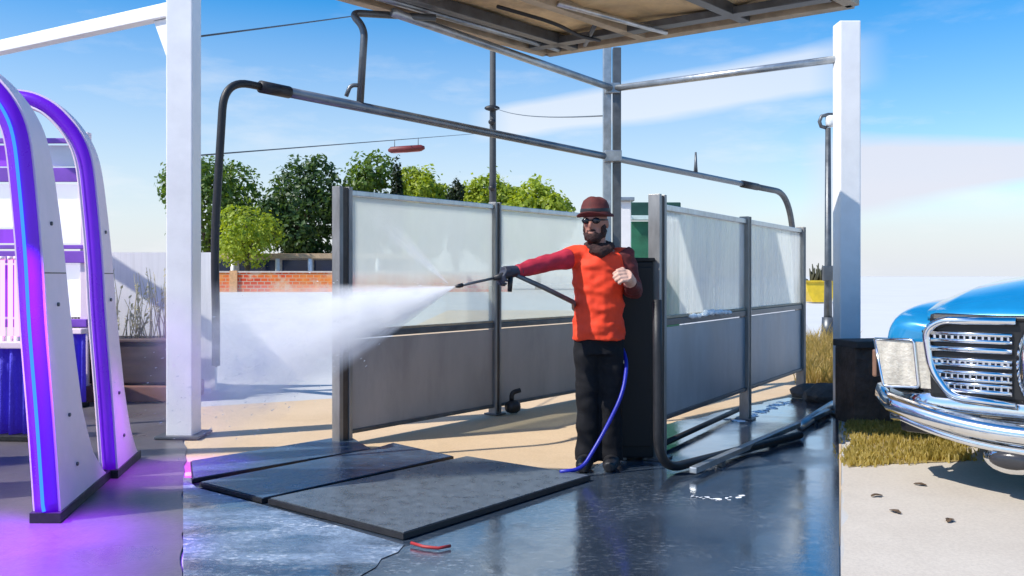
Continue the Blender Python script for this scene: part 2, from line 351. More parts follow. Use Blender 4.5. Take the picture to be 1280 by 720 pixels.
# ------------------------------------------------------------------ splash screens
def screen(name, label, p0, dirv, stations, ztop, zmid, zlow, glass, lowmat, zpost):
    d = Vector((dirv[0], dirv[1], 0)).normalized(); n = V(-d.y, d.x, 0)
    t = thing(name, label, 'splash screen', p0)
    at = lambda s, z, o=0.0: p0+d*s+n*o+V(0,0,z)
    Z = V(0,0,1)
    for i, s in enumerate(stations):
        h = zpost if i == 0 else ztop+.03
        wdt = .13 if i == 0 else .085
        mb = MB()
        for k in (-1, 1): mb.box(at(s+k*wdt*.36, h/2+.012), (wdt*.28, .085, h), (d, n, Z), .004)
        mb.box(at(s, h/2+.008), (wdt*.5, .05, h-.008), (d, n, Z))
        po = mb.build('post', postalu, t)
        g = MB(); g.box(at(s, h/2+.02, -.028), (wdt*.38, .012, h-.03), (d, n, Z)); g.build('groove', postdark, po)
        f = MB(); f.box(at(s, .016), (wdt+.05, .15, .014), (d, n, Z), .003); f.build('foot', steel_d, po)
    for i in range(len(stations)-1):
        a = stations[i]+(.068 if i == 0 else .046); b = stations[i+1]-.046; m = (a+b)/2; L = b-a
        mb = MB(); mb.box(at(m, (ztop+zmid)/2), (L-.004, .010, ztop-zmid-.05), (d, n, Z)); mb.build('glass_panel', glass, t)
        mb = MB(); mb.box(at(m, (zmid+zlow)/2-.01), (L-.004, .022, zmid-zlow-.05), (d, n, Z), .003); mb.build('lower_panel', lowmat, t)
        for nm, z, mt, hh in (('top_rail', ztop, alu, .04), ('middle_rail', zmid, steel_d, .045), ('bottom_rail', zlow, steel_d, .03)):
            mb = MB(); mb.box(at(m, z), (L-.002, .05, hh), (d, n, Z), .004); rr = mb.build(nm, mt, t)
            if nm == 'middle_rail':
                mb = MB(); mb.box(at(m, z+.035), (L-.004, .035, .02), (d, n, Z), .003); mb.build('ledge', beamtan, rr)
    return t, at
P1 = G(428, 556)
ts, atL = screen('splash_screen', 'long left splash screen with frosted panels and brown grey lower sheets, behind the spray', P1, (.616,.788), (0, 1.82, 3.5), 1.9, .82, .09, glassL, panelgrey, 1.93)
Q1 = G(822, 575)
tr_, atR = screen('splash_screen', 'right splash screen with icy streaked glass beside the black cabinet', Q1, (.525,.851), (0, 2.0, 3.95), 1.75, .945, .28, glassR, panellight, 1.82)
# chock at the foot of the middle post of the left screen
t = thing('hose_coupling', 'black hose coupling lying at the foot of the left screen', 'coupling', atL(1.9, 0, -.12))
c0 = atL(1.93, .075, -.12)
mb = MB(); mb.tube([c0+V(-.05,-.03,0), c0+V(-.02,-.01,.0), c0+V(.03,.01,0), c0+V(.06,.02,0)], [.045,.06,.06,.04], 14); mb.build('body', black, t)
mb = MB(); mb.tube(bend([c0+V(-.01,0,.05), c0+V(-.01,0,.13), c0+V(.07,.02,.15)], .05), .022, 10); mb.build('elbow', black, t)

# ------------------------------------------------------------------ canopy with its steel frame
K = V(.325, 8.47, 0); e1 = V(-.68,-.733,0).normalized(); e2 = V(.831,-.556,0).normalized(); L1, L2 = 2.45, 2.78
CO = V(1.07, 9.6, 0); CW = V(3.07, 8.22, 0)
tcan = thing('canopy', 'tan roofed wash bay canopy on a galvanised steel frame over the screens', 'canopy', CO)
zc = 3.35
def ck(a, b, z): return K+e1*a+e2*b+V(0,0,z)
mb = MB(); nU, nV = 40, 24; vs = []; fs = []
for i in range(nU+1):
    for j in range(nV+1):
        a = L1*i/nU; b = L2*j/nV
        vs.append(ck(a, b, zc+.10+.035*mnoise.noise(V(a*1.6, b*1.9, 3))+.012*mnoise.noise(V(a*6, b*5, 1))))
for i in range(nU):
    for j in range(nV): k = i*(nV+1)+j; fs.append((k, k+1, k+nV+2, k+nV+1))
mb.add(vs, fs, True); roof = mb.build('roof_sheet', tanroof, tcan)
sol = roof.modifiers.new('s', 'SOLIDIFY'); sol.thickness = .03; sol.offset = 1
for nm, a, b, wd, hh, z in (('edge_beam', (0,0), (L1,0), .10, .12, zc+.06), ('edge_beam', (0,0), (0,L2), .12, .12, zc+.06), ('edge_beam', (L1,0), (L1,L2), .1, .12, zc+.06), ('edge_beam', (0,L2), (L1,L2), .1, .12, zc+.06)):
    mb = MB(); mb.bar(ck(*a, z), ck(*b, z), wd, hh, .006); mb.build(nm, beamtan, tcan)
for b in (.18,): mb = MB(); mb.tube([ck(.03, b, zc+.03), ck(L1-.03, b, zc+.03)], .03, 12); mb.build('purlin', steel, tcan)
for b in (.34, 1.02, 1.95): mb = MB(); mb.bar(ck(.03, b, zc+.045), ck(L1-.03, b, zc+.045), .09, .09, .004); mb.build('purlin', steel_d if b != 1.02 else beamtan, tcan)
mb = MB(); mb.bar(ck(.28, .06, zc+.03), ck(.28, L2-.06, zc+.03), .12, .06, .004); mb.build('cross_beam', steel_d, tcan)
mb = MB(); mb.tube([ck(.16, 1.32, zc-.01), ck(1.3, 1.10, zc+.02)], .022, 10); mb.build('brace', alu, tcan)
mb = MB(); mb.tube([ck(.12, .5, zc+.01), ck(.62, .95, zc+.02)], .02, 10); mb.build('brace', steel_d, tcan)
mb = MB(); mb.tube(bend([ck(.22, .72, zc-.0), ck(.5, .72, zc-.02), ck(.9, .78, zc+.0), ck(1.5, .7, zc+.02)], .2), .016, 8); mb.build('conduit', black, tcan)
dC = V(.58,.814,0)
for k, mt in ((-1, steel), (1, steel_d)):
    mb = MB(); mb.box(CO+V(k*.052, 0, 1.86), (.085, .09, 3.70), None, .006); cc = mb.build('column', mt, tcan)
    mb = MB(); mb.box(CO+V(k*.052, 0, .016), (.10, .18, .016), None, .003); mb.build('base_plate', steel_d, cc)
mb = MB(); mb.tube([CO+V(-.03,-.09,3.27), V(-.90, 6.80, 3.27)], .036, 12); mb.build('rail', steel, tcan)
mb = MB(); mb.tube([CO+V(.04,-.06,3.27), CW+V(-.05,.03,3.27)], .036, 12); mb.build('rail', steel, tcan)
mb = MB(); mb.box(CO+V(0,-.055,3.27), (.16,.06,.11), None, .01); mb.build('clamp', steel, tcan)
mb = MB(); mb.box(CW+V(0,0,1.80), (.19,.19,3.58), None, .012); cc = mb.build('column', whitepaint, tcan)
mb = MB(); mb.box(CW+V(0,0,.022), (.32,.32,.02), None, .004); mb.build('base_plate', steel_d, cc)
# curved pipe dropping from the canopy to the boom
B0 = V(-1.785, 5.88, 2.54); B1 = V(4.05, 13.5, 2.54)
hp = B0.lerp(B1, .1105)
mb = MB(); mb.tube(bend([ck(1.75, .32, zc-.06), ck(2.30, .02, zc-.09), hp+V(.03,.03,.60), hp+V(0,0,.02)], .22, 10), .028, 12); mb.build('drop_pipe', steel_d, tcan)
mb = MB(); mb.tube(bend([hp+V(.0,0,.16), hp+V(-.07,-.01,.16), hp+V(-.10,-.02,.075)], .05), .016, 8); mb.build('hook', steel_d, tcan)

# ------------------------------------------------------------------ hose boom
tb = thing('hose_boom', 'long overhead hose boom with a hose hanging at each end', 'boom', B0)
u = (B1-B0).normalized()
mb = MB(); mb.tube([B0+u*.22, B1-u*1.2], .036, 14); boom = mb.build('arm', steel_d, tb)
boom.data.materials[0] = M('boom pipe', (.20,.22,.24), .35, .7, .2, 8, .1, 40)
mb = MB(); mb.tube(bend([B0+u*.28, B0-u*.12, P(268, 300, 5.80), P(270, 400, 5.80), P(270, 457, 5.80)], .26, 10), [.03]*1+[.03]*0 if False else .026, 12); hz_ = mb.build('hanging_hose', black, tb)
mb = MB(); mb.tube([P(270, 440, 5.80), P(270.5, 459, 5.80)], [.017,.006], 10); mb.build('nozzle', black, hz_)
mb = MB(); mb.tube([B0+u*.16, B0+u*.40], .042, 14); mb.build('collar', black, tb)
mb = MB(); mb.tube(bend([B1-u*1.25, B1+u*.30, B1+u*.45+V(.1,.1,-1.0), V(B1.x+.42, B1.y+.42, .05)], .8, 10), .045, 12); mb.build('hanging_hose', steel_d, tb)
mb = MB(); mb.tube([B1-u*1.45, B1-u*.9], .05, 14); mb.build('collar', black, tb)
bp = P(880, 222, 11.2); bp = B0.lerp(B1, .70)
mb = MB(); mb.tube([bp, bp+V(0,0,.12), bp+V(0,0,.28)], [.03,.02,.012], 8); mb.build('finial', steel_d, tb)
mb = MB(); mb.box(CO+V(0,-.085,2.54), (.18,.12,.12), None, .01); mb.build('swivel', steel, tb)

# ------------------------------------------------------------------ black cabinet
t = thing('equipment_cabinet', 'tall black equipment cabinet standing behind the person and the right screen', 'cabinet', (.86, 6.3, 0))
mb = MB(); mb.box((.845, 6.30, .70), (.235, .40, 1.34), None, .012); mb.build('body', blackpaint, t)
mb = MB(); mb.box((.845, 6.095, .72), (.205, .012, 1.22), None, .004); dr = mb.build('door', blackpaint, t)
mb = MB(); mb.box((.752, 6.082, .70), (.022, .02, .05), None, .005); mb.build('latch', alu, dr)
mb = MB(); mb.box((.845, 6.30, 1.382), (.255, .42, .025), None, .006); mb.build('lid', blackpaint, t)
for dx in (-.08,.08):
    for dy in (-.15,.15): mb = MB(); mb.box((.845+dx, 6.3+dy, .022), (.04,.04,.022), None, .003); mb.build('foot', steel_d, t)

# ------------------------------------------------------------------ low rail along the right screen
t = thing('floor_rail', 'low galvanised floor rail running along the wet side of the right screen', 'rail', G(860, 602))
r0 = G(866, 600); r1 = G(1036, 522); rd = (r1-r0).normalized()
mb = MB(); mb.bar(r0+V(0,0,.06), r1+V(0,0,.06), .05, .04, .008); mb.build('rail', steel, t)
for s in (.15, .5, .85):
    q = r0.lerp(r1, s); mb = MB(); mb.bar(q+V(0,0,.026)-rd*.03, q+V(0,0,.026)+rd*.03, .05, .03); mb.build('foot', steel_d, t)
r2 = G(832, 562); r3 = G(935, 513)
mb = MB(); mb.tube([r2+V(0,0,.05), r3+V(0,0,.05)], .022, 10); mb.build('inner_pipe', black, t)
mb = MB(); mb.tube([G(1000, 540)+V(0,0,.05), G(1042, 512)+V(0,0,.05)], .04, 12); mb.build('end_pipe', alu, t)
hv = V(.915, 5.62, 0)
mb = MB(); mb.tube(bend([hv+V(.0,.03,1.12), hv+V(0,0,.55), hv+V(0,0,.045), G(1000, 551)+V(0,0,.045)], .26, 12), .030, 12); o = mb.build('rubber_hose', black)
tag(o, 'thick black hose curving from the cabinet side along the floor by the right screen', 'hose')
foamm = M('foam and glint', (.86,.90,.94), .5, 0, .05, 8, .5, 90, .006)
def suds(label, pts, r, n, seed, flat=.5):
    rn = random.Random(seed); mb = MB()
    for k in range(n):
        i = rn.random()*(len(pts)-1); j = int(i); q = pts[j].lerp(pts[min(j+1, len(pts)-1)], i-j); e = r*rn.uniform(.35,1)
        mb.ell(q+V(rn.gauss(0,r*.9), rn.gauss(0,r*.9), 0), (e, e*rn.uniform(.7,1), e*flat*rn.uniform(.5,1)), 8, 6)
    o = mb.build('tmp', None); m = o.modifiers.new('r', 'REMESH'); m.mode = 'VOXEL'; m.voxel_size = .007
    me = bpy.data.meshes.new_from_object(o.evaluated_get(bpy.context.evaluated_depsgraph_get())); bpy.data.objects.remove(o)
    for v in me.vertices: v.co.z = max(v.co.z, .010) + .004*mnoise.noise(v.co*40)
    me.materials.clear(); me.materials.append(foamm); me.name = 'foam_and_glint'; o = bpy.data.objects.new('foam_and_glint', me); COL.objects.link(o); tag(o, label, 'foam', kind='stuff')
suds('white foam and glint shaped for splash highlights around the middle post of the right screen', [G(915,530), G(950,516), G(985,503)], .045, 70, 1, .45)  # splash highlights on the wet floor put into white lumps
suds('thin white line for a reflection on the wet floor in front of the floor rail', [G(868,623), G(900,626), G(930,621)], .016, 40, 2, .3)  # reflection on the wet floor put into a white line
suds('lump of white suds on the middle rail of the right screen', [atR(.55,.97,-.035), atR(1.0,.985,-.035), atR(1.35,.975,-.035)], .028, 60, 3, 1.0)
# little red hose end on the wet floor
mb = MB(); mb.tube([G(514,685)+V(0,0,.024), G(530,689)+V(0,0,.021), G(548,691)+V(0,0,.021), G(563,688)+V(0,0,.021)], .0075, 8)
o = mb.build('red_hose', M('red hose', (.34,.025,.025), .5)); tag(o, 'thin red hose end lying on the wet floor by the nearest mat', 'hose')

# ------------------------------------------------------------------ person with lance
skin = M('skin', (.34,.145,.10), .5, 0, .1, 18, .1, 120)
shirtm = M('red work shirt', (.95,.055,.012), .75, 0, .16, 9, .45, 140, .003)
sleevem = M('maroon sleeve cloth', (.42,.015,.04), .7, 0, .3, 12, .35, 120, .003)
trm = M('black trousers', (.008,.008,.010), .8, 0, .3, 14, .3, 120, spec=.25)
sleeve_shaded = M('shaded maroon sleeve', (.10,.012,.012), .75, 0, .35, 12, .35, 120, .003)  # shade on the image-right arm put into the sleeve colour
hatm = M('dark hat felt', (.10,.016,.014), .8, 0, .3, 20, .3, 150)
beardm = M('dark beard', (.035,.012,.010), .8, 0, .4, 60, .8, 150, .01)
glovem = M('dark glove', (.03,.035,.055), .6, 0, .3, 20, .3, 120)
pf = V(.575, 5.9, 0)
tp = thing('person', 'person in a red shirt, dark hat and sunglasses aiming a spray lance to the left', 'person', pf)
def ring(cx, cy, z, rx, ry, n=22): return [V(cx+rx*math.cos(2*PI*k/n), cy+ry*math.sin(2*PI*k/n), z) for k in range(n)]
# arms: image-left arm reaches out to the lance, image-right arm is bent with the fist in front of the ribs
sh1 = V(.425, 5.90, 1.40); el1 = V(.20, 5.73, 1.345); ha1 = V(.015, 5.57, 1.298)
sh2 = V(.735, 5.93, 1.40); el2 = V(.80, 5.90, 1.17); ha2 = V(.742, 5.66, 1.245)
body = MB()
body.loft([ring(.575,5.92,.80,.115,.085), ring(.575,5.92,.95,.125,.09), ring(.575,5.915,1.12,.14,.10), ring(.58,5.915,1.28,.17,.115), ring(.58,5.92,1.40,.165,.10), ring(.575,5.92,1.45,.09,.075)])
body.tube([V(.57,5.91,1.42), V(.56,5.90,1.50), V(.555,5.895,1.56)], [.068,.058,.06], 14)
hc = V(.548, 5.885, 1.615); fwd = V(-.40,-.90,-.06).normalized(); side = V(0,0,1).cross(fwd).normalized(); upv = fwd.cross(side)
body.ell(hc+upv*.02, (.098,.078,.108), 18, 12, (fwd, side, upv)); body.ell(hc+fwd*.03-upv*.055, (.066,.058,.068), 14, 10, (fwd, side, upv))
body.ell(hc+fwd*.098-upv*.012, (.022,.013,.026), 10, 8, (fwd, side, upv))            # nose
body.ell(hc+fwd*.088-upv*.062, (.012,.026,.008), 10, 8, (fwd, side, upv)); body.ell(hc+fwd*.082-upv*.10, (.018,.022,.016), 10, 8, (fwd, side, upv))  # lips, chin
for s in (-1, 1): body.ell(hc+side*s*.078-upv*.005-fwd*.01, (.02,.010,.032), 10, 8, (fwd, side, upv))
body.tube([sh1, el1, ha1], [.052,.043,.030], 12); body.tube([sh2, el2, ha2], [.052,.043,.031], 12)
for s, xo in ((-1, -.075), (1, .078)):
    body.tube([V(.575+xo,5.92,.88), V(.575+xo*1.05,5.905,.50), V(.575+xo*1.1,5.92,.10)], [.07,.055,.043], 14)
    body.tube([V(.575+xo*1.1,5.94,.06), V(.575+xo*1.15,5.86,.045)], [.042,.038], 12)
def hand(mb, wrist, d, palm_n, size=1.0, curl=1.15, spread=.0):
    """palm and five curled fingers; d points along the hand, palm_n out of the palm"""
    d = d.normalized(); palm_n = (palm_n-d*palm_n.dot(d)).normalized(); sd = d.cross(palm_n)
    mb.tube([wrist-d*.03, wrist+d*.02, wrist+d*.085*size], [.028*size,.034*size,.036*size], 12, True, 1.0, 1.0)
    for k, (off, ln) in enumerate(((-.030,.074), (-.010,.082), (.010,.076), (.030,.060))):
        p = wrist+d*.085*size+sd*off*size; a = 0; pts = [p-d*.025*size, p]
        for j, f in enumerate((.42,.33,.25)):
            a += curl*(.75 if j == 0 else 1.0); v = d*math.cos(a)+palm_n*math.sin(a); p = p+v*ln*f*size*1.25; pts.append(p)
        mb.tube(pts, [.0105*size,.0105*size,.010*size,.009*size,.0075*size], 8)
    b = wrist+d*.03*size-sd*.030*size
    mb.tube([b, b-sd*.022*size+d*.028*size+palm_n*.01, b-sd*.012*size+d*.055*size+palm_n*.034*size, b+sd*.012*size+d*.066*size+palm_n*.044*size], [.014*size,.0125*size,.011*size,.009*size], 8)
hand(body, ha2, V(-.30,-.75,.25), V(-.9,.1,-.3), 1.08, 1.2)
bodyo = blend(body, 'body', skin, tp, .0062, 3)
# clothing
sh = MB()
sh.loft([ring(.573,5.92,.850,.172,.144), ring(.573,5.92,.90,.172,.144), ring(.573,5.915,1.02,.158,.128), ring(.575,5.91,1.18,.166,.130), ring(.578,5.912,1.32,.186,.130), ring(.578,5.915,1.405,.178,.112), ring(.575,5.915,1.455,.085,.078)])
sh.tube([sh1+V(.05,0,-.01), sh1, sh1.lerp(el1, .35)], [.075,.073,.066], 14); sh.tube([sh2+V(-.05,0,-.01), sh2, sh2.lerp(el2, .3)], [.075,.073,.064], 14)
so_ = blend(sh, 'shirt', shirtm, tp, .009, 3, .015, 8)
col = MB(); col.tube([V(.575+.075*math.cos(a), 5.912+.068*math.sin(a), 1.468-.012*math.sin(-a)) for a in [2*PI*k/20 for k in range(21)]], .030, 10); col.tube([V(.515,5.83,1.455), V(.575,5.80,1.425), V(.64,5.825,1.45)], [.03,.042,.03], 10); blend(col, 'neckerchief', beardm, so_, .007, 2, .008, 25)
sl_ = MB(); sl_.tube([sh1.lerp(el1, .25), sh1.lerp(el1, .6), el1, el1.lerp(ha1, .5), el1.lerp(ha1, .93)], [.069,.060,.056,.049,.041], 14); blend(sl_, 'sleeve', sleevem, tp, .007, 2, .008, 10)
sl_ = MB(); sl_.tube([sh2+V(-.02,0,.03), sh2, sh2.lerp(el2, .5), el2, el2.lerp(ha2, .45), el2.lerp(ha2, .8)], [.072,.081,.070,.064,.054,.046], 14); blend(sl_, 'sleeve', sleeve_shaded, tp, .007, 2, .010, 10)
tr = MB()
tr.loft([ring(.572,5.92,.90,.135,.108), ring(.572,5.92,.85,.146,.116), ring(.573,5.92,.76,.152,.126)])
for xo in (-.072,.075): tr.tube([V(.573+xo,5.92,.86), V(.573+xo,5.915,.66), V(.573+xo*1.02,5.905,.46), V(.573+xo*1.05,5.915,.22), V(.573+xo*1.12,5.92,.055)], [.094,.090,.078,.072,.078], 16)
blend(tr, 'trousers', trm, tp, .010, 3, .012, 6)
for xo, yo in ((-.085, -.02), (.09, .0)):
    bt = MB(); b = V(.575+xo, 5.90+yo, 0)
    bt.tube([b+V(0,.05,.06), b+V(-.01,-.02,.06), b+V(-.03,-.10,.050), b+V(-.045,-.16,.042)], [.058,.056,.052,.036], 14, True, 1.0, .9); bt.tube([b+V(0,.03,.05), b+V(0,.03,.17)], [.055,.06], 14)
    bo = blend(bt, 'boot', black, tp, .008, 3)
ht = MB(); hk = hc+upv*.068
def disc(r, h, s=1.0): return [hk+fwd*r*1.12*math.cos(2*PI*k/24)+side*r*math.sin(2*PI*k/24)+upv*(h+.012*math.cos(4*PI*k/24)*s) for k in range(24)]
ht.loft([disc(.086,-.025,0), disc(.120,-.012,1.3), disc(.122,-.005,1.3), disc(.098,.004,.2), disc(.090,.05,0), disc(.076,.085,.4), disc(.058,.098,.9), disc(.02,.082,1.0)])
hat = ht.build('hat', hatm, tp)
bd = MB(); bd.loft([disc(.099,.008,.1), disc(.0995,.010,0), disc(.0955,.030,0)], False); bd.build('hat_band', black, hat)
sg = MB()
for s in (-1, 1): sg.ell(hc+fwd*.088+side*s*.034+upv*.018, (.014,.030,.021), 12, 8, (fwd, side, upv))
sg.tube([hc+fwd*.10+side*.012+upv*.022, hc+fwd*.10-side*.012+upv*.022], .005, 6)
for s in (-1, 1): sg.tube([hc+fwd*.082+side*s*.062+upv*.022, hc+fwd*.0+side*s*.083+upv*.022], .005, 6)
sg.build('sunglasses', M('sunglass lens', (.006,.006,.008), .12, 0, .1, 10, 0), tp)
bm_ = MB(); bm_.ell(hc+fwd*.05-upv*.085, (.056,.060,.045), 14, 10, (fwd, side, upv)); bm_.ell(hc+fwd*.078-upv*.045, (.022,.034,.010), 12, 8, (fwd, side, upv))
for s in (-1, 1): bm_.ell(hc+side*s*.062-upv*.045+fwd*.015, (.040,.018,.050), 10, 8, (fwd, side, upv))
blend(bm_, 'beard', beardm, tp, .006, 1, .006, 40)
gl = MB(); hand(gl, ha1+V(.01,.008,.002), V(-.80,-.55,-.10), V(.15,-.1,-1), 1.12, 1.05)
gl.tube([el1.lerp(ha1, .82), ha1+V(.01,.01,0)], [.044,.034], 12); blend(gl, 'glove', glovem, tp, .005, 1)

g2 = MB(); hand(g2, ha2, V(-.30,-.75,.25), V(-.9,.1,-.3), 1.16, 1.2); g2.tube([el2.lerp(ha2,.84), ha2], [.043,.036], 12); go2 = blend(g2, 'glove', M('pale work glove', (.62,.38,.29), .7, 0, .2, 30, .3, 120), tp, .005, 1); go2['label'] = 'pale pinkish glove on the raised hand'
# spray lance held in the gloved hand
tip = V(-.336, 5.36, 1.207); grip = ha1+V(-.075,-.06,-.03)
tl = thing('spray_lance', 'thin dark pressure lance held out by the gloved hand, spraying white water', 'lance', grip)
ln = MB(); dv = (tip-grip).normalized(); ln.tube([grip+dv*.02, grip.lerp(tip, .6), tip-dv*.03], .0085, 10); ln.build('barrel', steel_d, tl)
ln = MB(); ln.tube([tip-dv*.045, tip-dv*.02, tip], [.013,.013,.008], 10); ln.build('nozzle', black, tl)
ln = MB(); ln.tube([grip+dv*.06, grip, grip-dv*.10], [.016,.024,.02], 12); gb = ln.build('gun_body', black, tl)
ln = MB(); ln.tube([grip-dv*.06+V(0,0,-.0), grip-dv*.03+V(.02,0,-.10)], [.018,.014], 10); ln.build('trigger_grip', black, gb)
rear = V(.398, 5.80, 1.10)
ln = MB(); ln.tube([grip-dv*.08, (grip-dv*.08).lerp(rear, .5)+V(0,0,.004), rear, V(.41,5.93,1.06), V(.46,6.055,1.0)], [.014,.016,.016,.016,.016], 10); ln.build('supply_pipe', steel_d, tl)
ho = MB(); ho.tube(bend([V(.47,6.065,.99), V(.60,6.085,.90), V(.715,6.065,.84), V(.76,5.90,.72), V(.715,5.745,.52), V(.58,5.71,.26), V(.44,5.63,.055), V(.30,5.58,.05)], .12, 8), .013, 10)
o = ho.build('water_hose', M('blue hose', (.010,.016,.33), .45)); tag(o, "blue water hose hanging down across the person's black trousers to the floor", 'hose')

# water spray: cone of fine drops
def spray_mat(name, c, ang, noise_s, x0, x1):
    m, nt, out = newmat(name); v = N(nt, 'ShaderNodeVolumePrincipled'); v.inputs['Color'].default_value = (1, 1, 1, 1); v.inputs['Anisotropy'].default_value = -.1
    tc = N(nt, 'ShaderNodeTexCoord'); sp = N(nt, 'ShaderNodeSeparateXYZ'); nt.links.new(tc.outputs['Object'], sp.inputs[0])
    x, y, z = sp.outputs
    rad = math_(nt, 'SQRT', math_(nt, 'ADD', math_(nt, 'MULTIPLY', y, y), math_(nt, 'MULTIPLY', z, z)))
    rr = math_(nt, 'DIVIDE', rad, math_(nt, 'MULTIPLY_ADD', x, ang, .004))
    prof = ramp(nt, rr, [(.0, 1.0), (.45, .75), (.75, .28), (1.0, 0.0)])
    mp = N(nt, 'ShaderNodeCombineXYZ'); xi = math_(nt, 'ADD', x, .06); nt.links.new(math_(nt, 'MULTIPLY', x, .5), mp.inputs[0]); nt.links.new(math_(nt, 'DIVIDE', y, xi), mp.inputs[1]); nt.links.new(math_(nt, 'DIVIDE', z, xi), mp.inputs[2])
    n1 = ramp(nt, noise_node(nt, noise_s*2.4, 4, .65, mp.outputs[0]), [(.34, .12), (.66, 1.0)]); n2 = ramp(nt, noise_node(nt, 4.5, 4, .6, tc.outputs['Object']), [(.3, .35), (.7, 1.0)]); nn = math_(nt, 'MULTIPLY', n1, n2)
    fx = math_(nt, 'DIVIDE', c, math_(nt, 'ADD', x, .03))
    fd = ramp(nt, math_(nt, 'DIVIDE', x, x1), [(.0, 1.0), (.2, .85), (.42, .42), (.7, .15), (1.0, 0.0)])
    dn = math_(nt, 'MULTIPLY', math_(nt, 'MULTIPLY', fx, fd), math_(nt, 'MULTIPLY', prof, nn))
    nt.links.new(dn, v.inputs['Density']); nt.links.new(v.outputs[0], out.inputs['Volume']); return m
def cone(name, origin, d, L, ang, mat):
    mb = MB(); pts = []; rs = []
    for i in range(9): x = L*i/8; pts.append(V(x,0,0)); rs.append(.006+x*ang)
    mb.tube(pts, rs, 28); o = mb.build(name, mat); o.location = origin; o.rotation_euler = d.to_track_quat('X', 'Z').to_euler(); return o
sp = cone('water_spray', tip+V(-.005,0,0), V(-.95,.02,-.31).normalized(), 1.95, .36, spray_mat('water mist', 42.0, .36, 5.0, 0, 1.95)); tag(sp, 'white fan of water spray and mist leaving the lance tip', 'spray', kind='stuff')

rn = random.Random(21); dm = MB(); dax = V(-.95,.02,-.31).normalized(); du = dax.orthogonal().normalized(); dw = dax.cross(du)
for k in range(650):
    x = .12+1.7*rn.random()**1.2; rr_ = abs(rn.gauss(0,.19))*x; a = rn.uniform(0, 2*PI); e = rn.uniform(.001,.0026)
    q = tip+dax*x+du*rr_*math.cos(a)+dw*rr_*math.sin(a)-V(0,0,.05*x*x)
    if q.z < .03: continue
    d_ = (q-tip).normalized(); dm.ell(q, (e, e, e*rn.uniform(1.2,5)), 5, 4, (d_.orthogonal().normalized(), d_.cross(d_.orthogonal().normalized()), d_))
drp = dm.build('water_drops', M('water drops', (.85,.88,.90), .15, 0, .05, 10, 0)); tag(drp, 'bright single water drops flying out of the spray', 'water', kind='stuff')
sp = cone('water_spray', tip+V(-.05,.03,.02), V(-.46,.10,.42).normalized(), .72, .16, spray_mat('back splash', 9.0, .16, 9.0, 0, .72)); tag(sp, 'fainter plume of spray thrown up against the frosted glass', 'spray', kind='stuff')
# ------------------------------------------------------------------ far wall, shop, trees
dW = 71.0
brick, nt, out = newmat('orange brick'); pb = N(nt, 'ShaderNodeBsdfPrincipled'); bt = N(nt, 'ShaderNodeTexBrick')
bt.inputs['Scale'].default_value = .9; bt.inputs['Color1'].default_value = (.72,.10,.012,1); bt.inputs['Color2'].default_value = (.55,.045,.01,1); bt.inputs['Mortar'].default_value = (.5,.35,.25,1); bt.inputs['Mortar Size'].default_value = .03
tcb = N(nt, 'ShaderNodeTexCoord'); mpb = N(nt, 'ShaderNodeMapping'); mpb.inputs['Rotation'].default_value = (PI/2, 0, 0); nt.links.new(tcb.outputs['Object'], mpb.inputs[0]); nt.links.new(mpb.outputs[0], bt.inputs[0])
cb = mixc(nt, ramp(nt, noise_node(nt, .5, 4), [(.4, 0.0), (.62, .8)]), bt.outputs[0], (.75,.28,.05)); cb = mixc(nt, ramp(nt, noise_node(nt, .9, 3, .6), [(.55, 0.0), (.66, .7)]), cb, (.62,.45,.30))
nt.links.new(cb, pb.inputs['Base Color']); pb.inputs['Roughness'].default_value = .85; nt.links.new(pb.outputs[0], out.inputs[0])
x0 = (215-640)/F*dW; x1 = (640-640)/F*dW
t = thing('brick_wall', 'low orange and red brick wall along the far edge of the pale lot', 'wall', ((x0+x1)/2, dW, 0))
mb = MB(); mb.box(((x0+x1)/2, dW, .77), (x1-x0, .3, 1.54)); mb.build('wall', brick, t)
mb = MB(); mb.box(((x0+x1)/2, dW, 1.60), (x1-x0+.1, .42, .12)); mb.build('coping', M('pale coping', (.55,.48,.42), .8), t)
for px in (293, 421): X = (px-640)/F*dW; mb = MB(); mb.box((X, dW-.05, .85), (.6, .5, 1.7)); mb.build('pier', M('pier stone', (.62,.34,.16), .8), t)
dS = 76.0; sx = lambda px: (px-640)/F*dS
t = thing('shop_building', 'long low building with tan roof and dark blue windows behind the brick wall', 'building', (sx(340), dS+3, 0))
mb = MB(); mb.box((sx(360), dS+3, 1.5), (sx(520)-sx(200), 5.4, 3.0)); mb.build('wall', M('pale render', (.55,.52,.48), .8), t)
mb = MB(); mb.prism([V(sx(198), dS-.6, 2.75), V(sx(198), dS+6.2, 2.75), V(sx(198), dS+6.2, 3.35), V(sx(198), dS-.6, 3.15)], (sx(522)-sx(198),0,0)); mb.build('roof', M('tan roofing', (.50,.36,.22), .8, dirt=.3), t)
navy = M('dark blue glazing', (.012,.025,.075), .15, 0, .3, .5, 0)
for a, b in ((206,228), (232,262), (268,288), (298,345), (352,386), (392,420), (428,470), (476,514)):
    mb = MB(); mb.box(((sx(a)+sx(b))/2, dS+.28, 1.75), (sx(b)-sx(a), .08, 1.75)); wn = mb.build('window', navy, t)
    mb = MB(); mb.box(((sx(a)+sx(b))/2, dS+.24, .85), (sx(b)-sx(a)+.2, .2, .1)); mb.build('sill', whitepaint, wn)
for px in (230, 265, 293, 348.5, 389, 424, 473): mb = MB(); mb.tube([V(sx(px), dS-.4, 0), V(sx(px), dS-.4, 2.74)], .2, 10); mb.build('pillar', whitepaint, t)

